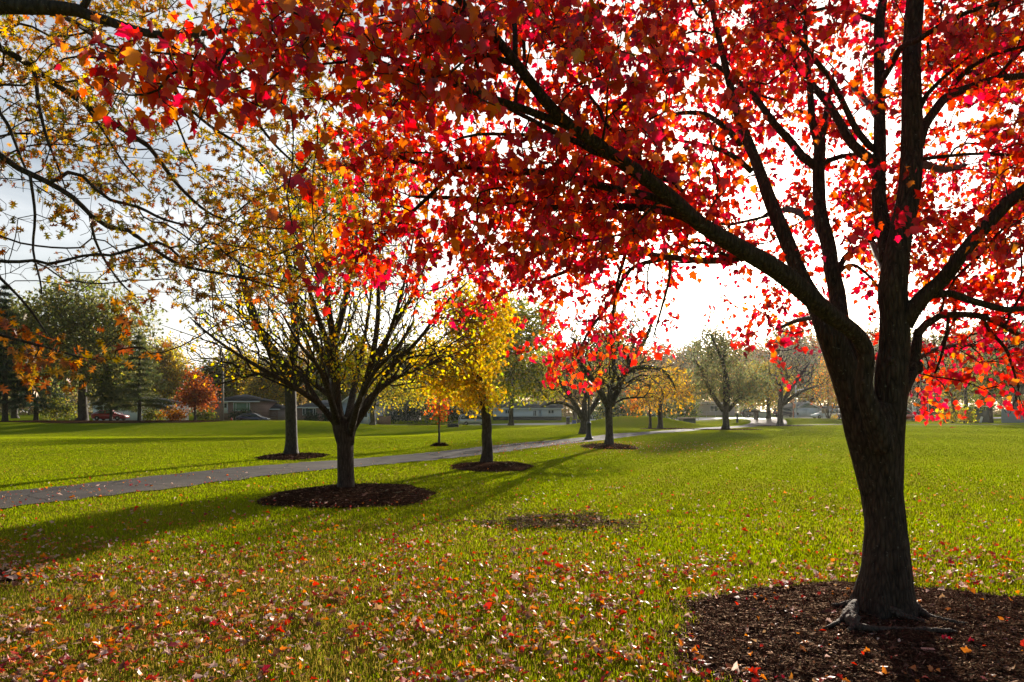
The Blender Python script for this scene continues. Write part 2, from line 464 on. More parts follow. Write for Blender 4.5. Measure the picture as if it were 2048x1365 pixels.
for _s in range(3):
    _r = np.random.default_rng(_s + 50); vv, tt = [], []
    for _k in range(12):
        a = unit(_r.normal(0, 1, 3) + np.array([0, 0.9, 0.25])); b = unit(np.cross(a, _r.normal(0, 1, 3))) * 0.05; c = _r.normal(0, 0.14, 3)
        n0 = len(vv); vv += [c - b, c + b, c + a * _r.uniform(0.7, 1.1)]; tt += [(n0, n0 + 1, n0 + 2)]
    NEEDLE.append((np.array(vv), np.array(tt)))

def frames(axis, up):
    y = unit(axis); z = unit(up - y * np.sum(y * up, -1, keepdims=True)); x = np.cross(y, z)
    return np.stack([x, y, z], -1)

def leaf_mesh(name, templates, pos, fr, size, col):
    N = len(pos); ch = rng.integers(0, len(templates), N)
    VV, TT, CC = [], [], []; off = 0
    for k, (V, T) in enumerate(templates):
        m = np.nonzero(ch == k)[0]
        if len(m) == 0: continue
        v = pos[m][:, None] + size[m][:, None, None] * np.einsum('nij,kj->nki', fr[m], V)
        t = T[None] + (off + np.arange(len(m)) * len(V))[:, None, None]
        VV.append(v.reshape(-1, 3)); TT.append(t.reshape(-1, 3)); CC.append(np.repeat(col[m], len(V), 0)); off += len(m) * len(V)
    return raw_mesh(name, np.concatenate(VV), np.concatenate(TT), None, np.concatenate(CC))

def palette(n, cols, weights, var=0.18, hue=0.10):
    c = np.array(cols)[rng.choice(len(cols), n, p=np.array(weights) / np.sum(weights))]
    c = c * np.exp(rng.normal(0, var, (n, 1))) * np.exp(rng.normal(0, hue, (n, 3)))
    return np.clip(c, 0.002, 0.9)

def leaves_at(T, last, per, spread, size, cols, weights, droop=0.6, clump_var=0.22, size_var=0.2, up_bias=0.5):
    """leaf positions, frames, sizes and pigments round the twig ends T"""
    n = rng.poisson(per, len(T)) if np.isscalar(per) else per
    n = np.maximum(n, 0); idx = np.repeat(np.arange(len(T)), n); N = len(idx)
    pos = T[idx] + rng.normal(0, 1, (N, 3)) * spread - last[idx] * rng.uniform(0, 1, (N, 1)) * spread * 2.0
    ax = rng.normal(0, 0.65, (N, 3)) + last[idx] * 0.5 + np.array([0, 0, -droop])
    up = rng.normal(0, 0.8, (N, 3)) + np.array([0, 0, up_bias])
    sz = size * np.exp(rng.normal(0, size_var, N))
    sz = sz if np.isscalar(size) else sz
    cl = np.exp(rng.normal(0, clump_var, len(T)))
    col = palette(N, cols, weights) * cl[idx][:, None]
    return pos, frames(ax, up), sz, np.clip(col, 0.002, 0.9)

def limb_mesh(name, limbs, sides=10, ridge=None):
    mb = MB()
    for k, c in enumerate(limbs):
        n = sides if c[:, 3].max() > 0.03 else 6
        v, q, t = sweep(c[:, :3], c[:, 3], n, (lambda i, a, r, p: ridge(a, r, p)) if ridge is not None and c[:, 3].max() > 0.05 else None)
        mb.add(v, q, t)
    return raw_mesh(name, np.concatenate(mb.v), np.concatenate(mb.t), np.concatenate(mb.q), None, True)

def tree_object(name, label, cat, base, skel, r, leaf, bark, leafmat, group=None, sides=10, ridge=None, tsides=4):
    """root Empty at the foot; parts: trunk (with its limbs), branches, crown"""
    root = thing(name, label, cat, base, 0, group)
    b = np.array(base, float)
    sk = skel
    limbs = [np.hstack([c[:, :3] - b, c[:, 3:]]) for c in sk.limbs]
    link('trunk', limb_mesh('trunk', limbs, sides, ridge), bark, root)
    sk.pos[:sk.n] -= b
    tm = sk.twig_mesh('branches', r, tsides)
    if tm is not None: link('branches', tm, bark, root)
    if leaf is not None:
        tpl, pos, fr, sz, col = leaf
        link('crown', leaf_mesh('crown', tpl, pos - b, fr, sz, col), leafmat, root)
    return root

def blob_points(blobs, Y, n, depth=1.0, shell=0.45):
    """points in ellipsoids given in picture pixels at distance Y: (px, py, rx, ry)"""
    vol = np.array([b[2] * b[2] * b[3] for b in blobs], float) ** 0.75; out = []
    for b, k in zip(blobs, rng.multinomial(n, vol / vol.sum())):
        d = unit(rng.normal(0, 1, (k, 3))) * (rng.uniform(0, 1, (k, 1)) ** shell)
        c = P(b[0], b[1], Y); s = Y / F
        out.append(c + d * np.array([b[2] * s, b[2] * s * depth, b[3] * s]))
    return np.vstack(out)

def simple_tree(name, label, px, Y, blobs, n, cols, weights, size, per=6, spread=None, trunk_px=7, fork_py=None, tpl=None, leafmat=None, bark=None,
                group=None, limbs=None, r0=0.012, bf=0.35, droop=0.0, lead=None, depth=1.0, cat='tree', clump_var=0.25, shell=0.45, ok=0.75, ground=None, leafdroop=0.4, keep=1.0, step=0.5, p=2.4):
    x = GX(px, Y); z0 = gz(x, Y) if ground is None else ground
    base = np.array([x, Y, z0]); s = Y / F
    r = trunk_px * s
    top = min(b[1] - b[3] * 0.35 for b in blobs); ctr = np.mean([b[0] for b in blobs])
    if fork_py is None: fork_py = max(b[1] + b[3] * 0.7 for b in blobs)
    sk = Skel(int(n * 14 + 4000))
    a = P(px, fork_py, Y); b = P(px * 0.5 + ctr * 0.5, (fork_py + top) / 2, Y); c = P(ctr, top, Y)
    tr = [(base[0], base[1], base[2] - 0.15, r * 1.75), (base[0], base[1], base[2] + 0.12, r * 1.35), (base[0] + r * 0.2, base[1], base[2] + 0.45, r * 1.06), (*(base * 0.35 + a * 0.65), r), (*a, r * 0.93),
          (*b, r * 0.45), (*c, r * 0.12)] if lead is None else [(base[0], base[1], base[2] - 0.15, r * 1.9), (base[0], base[1], base[2] + 0.12, r * 1.45), (base[0] + r * 0.1, base[1], base[2] + 0.5, r * 1.08), (*(base * 0.35 + a * 0.65), r), (*a, r * 0.96), (*P(lead[0], lead[1], Y), r * .5)]
    tr = [tuple(t) for t in tr]
    sk.limb(tr, 0.12 * max(1, Y / 15), okfrom=0.45)
    for l in (limbs or []):
        sk.limb([(*P(q[0], q[1], Y + q[3]), q[2] * s) for q in l], 0.1 * max(1, Y / 15), okfrom=0.15)
    T = blob_points(blobs, Y, n, depth, shell)
    T = T[T[:, 2] > z0 + 0.25]
    ends, last = sk.grow(T, bf, step, droop)
    rr = sk.radii(r0, p, cap=r * 0.6)
    m = rng.uniform(0, 1, len(T)) < keep
    pos, fr, sz, col = leaves_at(T[m], last[m], per, spread if spread else size * 1.6, size, cols, weights, leafdroop, clump_var)
    return tree_object(name, label, cat, base, sk, rr, (tpl or OVAL, pos, fr, sz, col), bark or M['far_bark'], leafmat or M['leaf'], group)

# ------------------------------------------------------------------ ground, paths, roads
def build_ground():
    t = np.linspace(-1, 1, 261); xs = 330 * np.sinh(3.6 * t) / np.sinh(3.6)
    ys = np.concatenate([np.arange(-40, 0, 4.0), np.arange(0, 130, 0.9), np.linspace(130, 400, 60)])
    X, Y = np.meshgrid(xs, ys); Z = ground_z(X, Y)
    nx, ny = len(xs), len(ys); idx = np.arange(nx * ny).reshape(ny, nx)
    q = np.stack([idx[:-1, :-1], idx[:-1, 1:], idx[1:, 1:], idx[1:, :-1]], -1).reshape(-1, 4)
    me = raw_mesh('ground', np.stack([X, Y, Z], -1).reshape(-1, 3), None, q, None, True)
    tag(link('ground', me, M['lawn']), 'green park lawn running from the foreground back to the street', 'lawn', kind='structure')

def smooth2(pts, step):
    c = catmull([(x, y, 0, 1) for x, y in pts], step); return c[:, :2]

def ribbon(name, pts, half, mat, lift, label, cat, jag=0.0, step=0.6):
    p = smooth2(pts, step); d = unit(np.gradient(p, axis=0)); nrm = np.stack([-d[:, 1], d[:, 0]], -1)
    k = len(p); cols = [-1, -0.5, 0, 0.5, 1]; V = []
    for c in cols:
        j = rng.normal(0, jag, k) if abs(c) == 1 and jag else 0
        xy = p + nrm * ((half * c) + j)[:, None] if jag and abs(c) == 1 else p + nrm * half * c
        V.append(np.column_stack([xy, ground_z(xy[:, 0], xy[:, 1]) + lift]))
    V = np.stack(V, 1); idx = np.arange(k * 5).reshape(k, 5)
    q = np.stack([idx[:-1, :-1], idx[:-1, 1:], idx[1:, 1:], idx[1:, :-1]], -1).reshape(-1, 4)
    return tag(link(name, raw_mesh(name, V.reshape(-1, 3), None, q, None, True), mat), label, cat, kind='structure')

build_ground()
PATH = [(-22, -8), (-15, 0.5), (-11.9, 5.5), (-10.3, 9.3), (-9.05, 12.07), (-7.78, 14.66), (-6.19, 18.2), (-3.46, 22.3), (-1.23, 26.3), (2.95, 34.7), (6.2, 41.2), (10.8, 49.6), (18.6, 60.5), (24.2, 68.0), (28.5, 76.0), (31.5, 86)]
ribbon('path', PATH, 1.18, M['asphalt'], 0.018, 'grey asphalt footpath curving across the park', 'path', 0.07, 0.3)
ribbon('forecourt', [(25.5, 69.5), (28.4, 76), (31.5, 84), (32.6, 90)], 2.0, M['concrete'], 0.030, 'pinkish concrete pad at the far end of the footpath', 'pavement')
ribbon('side_path', [(25.5, 70.3), (32, 72.2), (40, 73.0), (62, 73.5)], 0.55, M['concrete'], 0.024, 'narrow pale footpath branching to the right behind the lawn', 'path')
ribbon('driveway', [(24, 98.5), (36, 99), (44, 99.5), (70, 100)], 1.5, M['asphalt'], 0.02, 'dark strip of driveway beyond the concrete pad', 'driveway')
ribbon('street', [(-150, 95), (-80, 97), (-57, 99), (-38, 103), (-12, 115), (14, 124), (45, 131)], 4.2, M['road'], 0.03, 'grey residential street running past the houses', 'street')
ribbon('road', [(30, 128), (60, 131), (110, 131), (230, 120)], 9.5, M['road'], 0.05, 'wide road glaring white in the low sun', 'road')

FORE = [(25.5, 69.5), (28.4, 76), (31.5, 84), (32.6, 90)]; SIDE = [(25.5, 70.3), (32, 72.2), (40, 73.0), (62, 73.5)]; DRIVE = [(24, 98.5), (36, 99), (44, 99.5), (70, 100)]; STREET = [(-150, 95), (-80, 97), (-57, 99), (-38, 103), (-12, 115)]
def path_dist(x, y, pts=None):
    p = smooth2(pts or PATH, 0.5); out = np.full(len(x), 1e9)
    for i in range(0, len(p)):
        out = np.minimum(out, (x - p[i, 0]) ** 2 + (y - p[i, 1]) ** 2)
    return np.sqrt(out)

# mulch beds: (x, y, rx, ry, label)
BEDS = [(3.0, 4.75, 1.85, 1.42, 'dark mulch bed of wood chips round the red maple in the foreground'),
        (-2.97, 12.75, 1.5, 1.75, 'dark brown mulch ring round the bare pear tree'),
        (-0.55, 19.3, 1.15, 1.5, 'mulch ring round the yellow pear tree'),
        (-7.4, 23.0, 1.05, 1.6, 'brown mulch ring round the oak beyond the footpath'),
        (4.15, 29.0, 1.15, 1.8, 'mulch ring round the forked crabapple'),
        (-3.2, 30.2, 0.35, 0.6, 'small mulch spot round the staked red sapling'),
        (17.3, 54.3, 2.6, 1.7, 'dark mulch strip round the grey green tree by the path'),
        (26.2, 66.0, 2.9, 1.3, 'dark mulch strip under the bare dark tree near the road'),
        (-7.0, 6.1, 2.4, 0.95, 'dark leaf covered mulch at the edge beside the pin oak'),
        (13.2, 57.3, 2.4, 1.4, 'mulch patch under the yellow weeping trees on the mound'),
        (-11.6, 92.0, 2.4, 1.6, 'reddish mulch strip by the street beyond the lawn'),
        (-52, 88.5, 15.5, 5.0, 'brown leaf strewn bed under the pines')]
def bed_r(x, y, b):
    """<1 inside; a slightly rounded, wobbly ellipse"""
    dx = (x - b[0]) / b[2]; dy = (y - b[1]) / b[3]; a = np.arctan2(dy, dx)
    wob = 1 + 0.05 * np.sin(3 * a + b[0]) + 0.035 * np.sin(7 * a + 2 * b[1]) + 0.02 * np.sin(13 * a)
    return (np.abs(dx) ** 2.3 + np.abs(dy) ** 2.3) ** (1 / 2.3) / wob

for bi, b in enumerate(BEDS):
    rings, seg = (26, 120) if bi == 0 else (8, 48); V = []
    for i in range(rings + 1):
        t = i / rings
        for a in np.linspace(0, 2 * math.pi, seg, endpoint=False):
            ux, uy = math.cos(a), math.sin(a)
            k = 1.0 / bed_r(b[0] + ux * b[2], b[1] + uy * b[3], b)
            x = b[0] + ux * b[2] * t * k; y = b[1] + uy * b[3] * t * k
            h = 0.05 if bi == 0 else 0.10 if bi < 6 else 0.03
            z = gz(x, y) + 0.012 + h * (1 - t ** 3)
            if bi == 0: z += 0.02 * mnoise.noise((x * 5, y * 5, 0)) * (1 - t ** 4) + 0.012 * mnoise.noise((x * 16, y * 16, 3))
            V.append((x, y, z))
    idx = np.arange((rings + 1) * seg).reshape(rings + 1, seg); a = idx[:-1]; c = idx[1:]
    q = np.stack([a, c, np.roll(c, -1, 1), np.roll(a, -1, 1)], -1).reshape(-1, 4)
    me = raw_mesh('mulch_bed', V, None, q, None, True)
    # loose chips lie in the same mulch
    n = int((110000 if bi == 0 else 9000 if bi == 1 else 3500))
    x = rng.uniform(b[0] - b[2] * 1.1, b[0] + b[2] * 1.1, n); y = rng.uniform(b[1] - b[3] * 1.1, b[1] + b[3] * 1.1, n)
    rr = bed_r(x, y, b); k = (rr < 1.04 + rng.normal(0, 0.025, n)); x, y, rr = x[k], y[k], rr[k]; n = len(x)
    s = (0.008 if bi == 0 else 0.018 if bi < 3 else 0.03) * np.exp(rng.normal(0, 0.45, n))
    z = ground_z(x, y) + 0.016 + (0.05 if bi == 0 else 0.10 if bi < 6 else 0.03) * np.clip(1 - rr ** 3, 0, 1)
    if bi == 0: z += np.array([0.02 * mnoise.noise((p * 5, q_ * 5, 0)) * (1 - min(1, u) ** 4) + 0.012 * mnoise.noise((p * 16, q_ * 16, 3)) for p, q_, u in zip(x, y, rr)])
    fr = frames(np.column_stack([rng.normal(0, 1, (n, 2)), rng.normal(0, 0.22, n)]), np.column_stack([rng.normal(0, 0.35, (n, 2)), np.ones(n)]))
    chip = [(np.array([(-.35, -1, 0), (.35, -1, 0), (.25, 1, .1), (-.3, .9, .05)]), np.array([(0, 1, 2), (0, 2, 3)])),
            (np.array([(-.18, -1.6, 0), (.18, -1.5, 0), (.12, 1.6, .2), (-.1, 1.5, .1)]), np.array([(0, 1, 2), (0, 2, 3)]))]
    col = palette(n, [(.036, .019, .012), (.066, .038, .024), (.120, .072, .048), (.28, .18, .12)], [5, 4, 2, 0.4], 0.4)
    cm = leaf_mesh('chips', chip, np.column_stack([x, y, z]), fr, s, col)
    # join chips and bed into one object
    import bmesh
    me.materials.append(M['mulch']); me.materials.append(M['chip'])
    cm.materials.append(M['mulch']); cm.materials.append(M['chip']); cm.polygons.foreach_set('material_index', np.ones(len(cm.polygons), np.int32))
    at = me.attributes.new('pigment', 'FLOAT_COLOR', 'POINT')
    bm = bmesh.new(); bm.from_mesh(me); bm.from_mesh(cm); bm.to_mesh(me); bm.free(); bpy.data.meshes.remove(cm)
    tag(link('mulch_bed', me), b[4], 'mulch bed', 'mulch beds under the park trees', 'stuff')

BARE = (0.62, 9.65, 1.25, 0.75, '')
n = 6500
x = rng.normal(BARE[0], 0.68, n); y = rng.normal(BARE[1], 0.42, n)
patchy = np.array([mnoise.noise((a * 2.2, b_ * 3.4, 5.0)) for a, b_ in zip(x, y)])
k = (patchy + rng.normal(0, 0.12, n) > -0.02); x, y = x[k], y[k]; n = len(x)
fr = frames(np.column_stack([rng.normal(0, 1, (n, 2)), rng.normal(0, 0.2, n)]), np.column_stack([rng.normal(0, 0.3, (n, 2)), np.ones(n)]))
me = leaf_mesh('bare_soil', chip, np.column_stack([x, y, ground_z(x, y) + 0.02 + rng.uniform(0, 0.02, n)]), fr, 0.02 * np.exp(rng.normal(0, 0.4, n)),
               palette(n, [(.10, .065, .035), (.16, .11, .06), (.26, .20, .12)], [4, 3, 1], 0.3))
tag(link('wood_chips', me, M['chip']), 'bare brown patch of old wood chips in the middle of the grass', 'wood chips', kind='stuff')

# ------------------------------------------------------------------ grass
def in_beds(x, y, m=1.0):
    o = np.zeros(len(x), bool)
    for b in BEDS[:11]: o |= bed_r(x, y, b) < m
    return o

def build_grass():
    Y0, Y1 = 2.4, 100.0
    yy = np.linspace(Y0, Y1, 8000); D = 4200 * np.minimum(1, (5.5 / yy) ** 1.55) ; w = 1.75 * yy + 3.5
    pdf = D * w; tot = np.trapezoid(pdf, yy) if hasattr(np, 'trapezoid') else np.trapz(pdf, yy)
    N = int(tot); cdf = np.cumsum(pdf); cdf /= cdf[-1]
    y = np.interp(rng.uniform(0, 1, N), cdf, yy); x = rng.uniform(-0.5, 0.5, N) * (1.75 * y + 3.5)
    keep = ~in_beds(x, y, 0.985 + rng.normal(0, 0.02, N)) & (path_dist(x, y) > 1.13 + rng.normal(0, 0.04, N)) & (path_dist(x, y, FORE) > 2.55) & (path_dist(x, y, SIDE) > 0.55) & (path_dist(x, y, DRIVE) > 1.5) & (path_dist(x, y, STREET) > 4.2)
    bare = np.exp(-((x - BARE[0]) / 0.8) ** 2 - ((y - BARE[1]) / 0.5) ** 2); keep &= rng.uniform(0, 1, N) > bare * 0.85
    x, y = x[keep], y[keep]; N = len(x)
    k = np.maximum(1, y / 5.5)
    p1 = np.sin(x * 1.1 + 2 * np.sin(y * 0.7)) * np.sin(y * 1.3 + np.sin(x * 0.9)); p2 = np.sin(x * 4.1 + y * 2.3) * np.sin(y * 5.2 - x * 1.7)
    hgt = 0.035 * np.exp(rng.normal(0, 0.28, N)) * (1 + 0.2 * p2) * (1 - 0.25 * sstep(8, 40, y))
    wid = 0.0024 * k ** 0.56 * np.exp(rng.normal(0, 0.2, N))
    az = rng.uniform(0, 2 * math.pi, N); lean = np.abs(rng.normal(0, 0.55, N)) + 0.1
    d = np.column_stack([np.cos(az), np.sin(az), np.zeros(N)]); sd = np.column_stack([-d[:, 1], d[:, 0], np.zeros(N)])
    tw = rng.normal(0, 0.5, N); sd = sd * np.cos(tw)[:, None] + d * np.sin(tw)[:, None]
    b = np.column_stack([x, y, ground_z(x, y) - 0.003])
    up = np.array([0, 0, 1.0])
    mid = b + up * (hgt * 0.6)[:, None] + d * (hgt * lean * 0.25)[:, None]
    tip = b + up * (hgt * (1 - 0.3 * lean.clip(0, 1.5)))[:, None] + d * (hgt * lean * 0.85)[:, None]
    olive = np.exp(-((y - 4.0) / 5.0) ** 2)[:, None]
    base = (np.array([(0.245, 0.300, 0.010)]) * (1 - olive * 0.6) + np.array([(0.170, 0.195, 0.014)]) * olive * 0.6) * np.exp(rng.normal(0, 0.2, (N, 1))) * np.exp(rng.normal(0, 0.08, (N, 3)))
    dry = np.array([(0.24, 0.175, 0.045)])
    fr = np.clip(0.14 + 0.18 * p1 + 0.6 * np.exp(-((y - 4.5) / 3.5) ** 2) * sstep(3, -3, x) + bare[keep] * 0.5, 0, 0.8)
    c = np.where((rng.uniform(0, 1, N) < fr)[:, None], dry * np.exp(rng.normal(0, 0.25, (N, 1))), base)
    near = y < 10
    out = []
    for m, five in ((near, True), (~near, False)):
        B, Mi, T, S, W, C = b[m], mid[m], tip[m], sd[m], wid[m][:, None], c[m]
        if five:
            V = np.stack([B - S * W, B + S * W, Mi - S * W * 0.8, Mi + S * W * 0.8, T], 1); tt = np.array([(0, 1, 3), (0, 3, 2), (2, 3, 4)]); kk = 5
        else:
            V = np.stack([B - S * W, B + S * W, T], 1); tt = np.array([(0, 1, 2)]); kk = 3
        out.append((V.reshape(-1, 3), tt, kk, np.repeat(C, kk, 0)))
    off = 0; VV, TT, CC = [], [], []
    for V, tt, kk, C in out:
        nb = len(V) // kk; TT.append((tt[None] + (off + np.arange(nb) * kk)[:, None, None]).reshape(-1, 3)); VV.append(V); CC.append(C); off += len(V)
    me = raw_mesh('grass', np.concatenate(VV), np.concatenate(TT), None, np.clip(np.concatenate(CC), 0.003, 0.9))
    tag(link('grass', me, M['blade']), 'mown green grass blades glowing in the low sun', 'grass', kind='stuff')
build_grass()

# ------------------------------------------------------------------ fallen leaves
LC = [('pale pink', (.58, .40, .34)), ('bright red', (.50, .035, .02)), ('orange', (.62, .19, .025)), ('brown', (.17, .075, .04)), ('dark crimson', (.26, .02, .03)), ('tan', (.50, .30, .15))]
LW = [2.0, 2.3, 3.2, 2.0, 0.8, 1.6]
def curl(VT, k, tw=0.0):
    V, T = VT; V = V.copy()
    a = V[:, 0] * k; ca = np.where(np.abs(k) > 1e-6, np.sin(a) / k, V[:, 0]); V[:, 2] += (1 - np.cos(a)) / k + tw * V[:, 0] * V[:, 1]; V[:, 0] = ca
    return V, T
LITTER = [curl(MAPLE[i % 4], k, t) for i, (k, t) in enumerate([(1.2, 0.1), (2.4, -0.4), (3.6, 0.3), (-1.5, 0.5), (2.0, 0.9), (0.6, -0.6)])]

def litter_density(x, y):
    d = np.exp(-(np.maximum(y - 4.9, 0) / 2.6) ** 2) * (1 - 0.75 * sstep(0.6, 2.2, x)) + 0.12 * np.exp(-(np.maximum(y - 6, 0) / 7) ** 2)
    d += 0.35 * np.exp(-((y - 6.6) / 0.8) ** 2) * sstep(0.5, 2.0, x) * (1 - sstep(7, 9, x))
    d += 0.06 * np.exp(-((x - 4.2) ** 2 + (y - 29) ** 2) / 30) + 0.10 * np.exp(-((x - 5.5) ** 2 / 25 + (y - 31) ** 2 / 16))
    d += 0.10 * np.exp(-(path_dist(x, y) / 1.3) ** 4) * sstep(20, 8, y)
    e = bed_r(x, y, BEDS[0]); d = np.where(e < 0.93, 0.10, d); d += 0.22 * np.exp(-((e - 1.0) / 0.06) ** 2)
    return d
N = 130000
y = rng.uniform(2.6, 34, N) ** 1.0; y = 2.6 + (34 - 2.6) * rng.uniform(0, 1, N) ** 1.8; x = rng.uniform(-0.5, 0.5, N) * (1.8 * y + 4)
wt = litter_density(x, y) * (y ** 0.45) * (1.8 * y + 4) / 60.0
cl = np.array([0.70 + 1.3 * mnoise.noise((a * 1.3, b_ * 1.3, 9)) + 0.7 * mnoise.noise((a * 4, b_ * 4, 2)) for a, b_ in zip(x, y)])
k = (rng.uniform(0, 1, N) < wt * np.clip(cl, 0.12, 2.2) * 2.1); x, y = x[k], y[k]; N = len(x)
inb = in_beds(x, y)
z = ground_z(x, y) + np.where(inb, 0.07, 0.028 + rng.uniform(0, 0.025, N))
ax = np.column_stack([rng.normal(0, 1, (N, 2)), rng.normal(0, 0.25, N)]); up = np.column_stack([rng.normal(0, 0.45, (N, 2)), np.ones(N) * rng.choice([1, -1], N, p=[.7, .3])])
fr = frames(ax, up); sz = np.where(rng.uniform(0, 1, N) < 0.4, 0.019, 0.036) * np.exp(rng.normal(0, 0.3, N)); ci = rng.choice(len(LC), N, p=np.array(LW) / sum(LW))
scr = 1024 + x / y * F
vis = (np.abs(x / y) < 0.735) & (y > 4.08)
rank = np.where(vis, sz / y, 0); top = np.argsort(-rank)[:300]; rest = np.setdiff1d(np.arange(N), top)
col = np.array([c for _, c in LC])[ci] * np.exp(rng.normal(0, 0.2, (N, 1)))
me = leaf_mesh('fallen_leaves', LITTER, np.column_stack([x, y, z])[rest], fr[rest], sz[rest], np.clip(col[rest], 0.01, 0.8))
tag(link('fallen_leaves', me, M['litter']), 'scatter of small fallen autumn leaves thinning out across the lawn', 'fallen leaves', kind='stuff')
LM = {}
for i in top:
    ti = int(rng.integers(0, len(LITTER))); key = (int(ci[i]), ti)
    if key not in LM:
        V, T = LITTER[ti]; LM[key] = raw_mesh('fallen_leaf', V, T, None, np.repeat([LC[ci[i]][1]], len(V), 0)); LM[key].materials.append(M['litter'])
    o = bpy.data.objects.new('fallen_leaf', LM[key]); COL.objects.link(o)
    mt = Matrix([list(fr[i][a] * sz[i]) + [float((x, y, z)[a][i])] for a in range(3)] + [[0, 0, 0, 1]])
    o.matrix_world = mt
    where = 'dark mulch under the red maple' if inb[i] and x[i] > 0 else 'leaf strewn grass nearest the viewer'
    tag(o, f'{LC[ci[i]][0]} fallen maple leaf lying on the {where}', 'leaf', f'{LC[ci[i]][0]} fallen leaves on the {where}')

# ------------------------------------------------------------------ red maple
D0 = 5.26
def L(*q): return [(*P(a, b, Y), r * Y / F) for a, b, r, Y in q]
maple = Skel(160000)
mz = 0.03
maple.limb(L((1769, 1262, 66, D0), (1769, 1238, 63, D0), (1768, 1205, 55, D0), (1768, 1170, 49, D0), (1770, 1138, 45, D0), (1771, 1085, 40, D0), (1770, 1041, 37, D0), (1765, 985, 37, D0), (1758, 930, 39, D0), (1754, 880, 41, D0), (1752, 835, 38, D0), (1752, 800, 28, D0)), 0.03, 9)
maple.limb(L((1754, 985, 28, D0), (1738, 920, 30, D0), (1724, 868, 31, D0), (1712, 820, 29, D0), (1697, 765, 28, D0), (1674, 703, 26, D0), (1657, 663, 24, D0), (1640, 622, 21, D0 + .1), (1618, 585, 17, D0 + .2), (1600, 550, 15, 5.5), (1573, 481, 14, 5.6), (1542, 405, 12.5, 5.7), (1525, 359, 11, 5.8), (1509, 316, 10, 5.9), (1492, 274, 9.5, 6), (1476, 231, 8, 6), (1462, 180, 7.5, 6.1), (1445, 110, 6, 6.1), (1425, 20, 5, 6.1), (1410, -60, 4, 6.1)), 0.05, 0.5)
maple.limb(L((1770, 1010, 32, D0), (1773, 930, 31, D0), (1777, 860, 29, D0), (1781, 800, 28, D0), (1783, 743, 29, D0), (1788, 703, 28, D0), (1789, 663, 27.5, D0), (1789, 622, 27, D0), (1786, 582, 26, D0), (1797, 500, 22, D0), (1808, 440, 21, D0), (1817, 396, 20.5, D0), (1822, 346, 20, D0), (1823, 297, 19.5, 5.3), (1823, 198, 18, 5.3), (1823, 132, 17, 5.35), (1825, 66, 16, 5.4), (1830, 0, 15, 5.4), (1834, -80, 12, 5.5), (1820, -200, 8, 5.5), (1825, -330, 3, 5.5)), 0.05, 0.5)
# curved limb that becomes the long arm reaching forward to the left
maple.limb(L((1766, 900, 22, 5.0), (1752, 850, 21, 4.96), (1734, 800, 17, 4.93), (1727, 765, 15.5, 4.92), (1732, 735, 15, 4.9), (1731, 703, 15, 4.88), (1717, 674, 15, 4.84), (1690, 650, 15.5, 4.78), (1662, 630, 17, 4.7), (1630, 603, 18, 4.6), (1590, 567, 18.5, 4.5), (1545, 534, 18, 4.4), (1503, 510, 17, 4.32), (1450, 480, 16, 4.2), (1396, 445, 14.5, 4.1), (1345, 399, 14, 4.0), (1286, 352, 13.5, 3.9), (1231, 315, 13, 3.8), (1176, 275, 12.5, 3.7), (1132, 245, 12, 3.62), (1096, 209, 11.5, 3.56), (1066, 172, 10.5, 3.5), (1030, 125, 10, 3.42), (993, 79, 8.5, 3.36), (942, 29, 8, 3.3), (920, 0, 7.5, 3.25), (880, -60, 6, 3.2), (800, -160, 3, 3.1)), 0.05, 0.42)
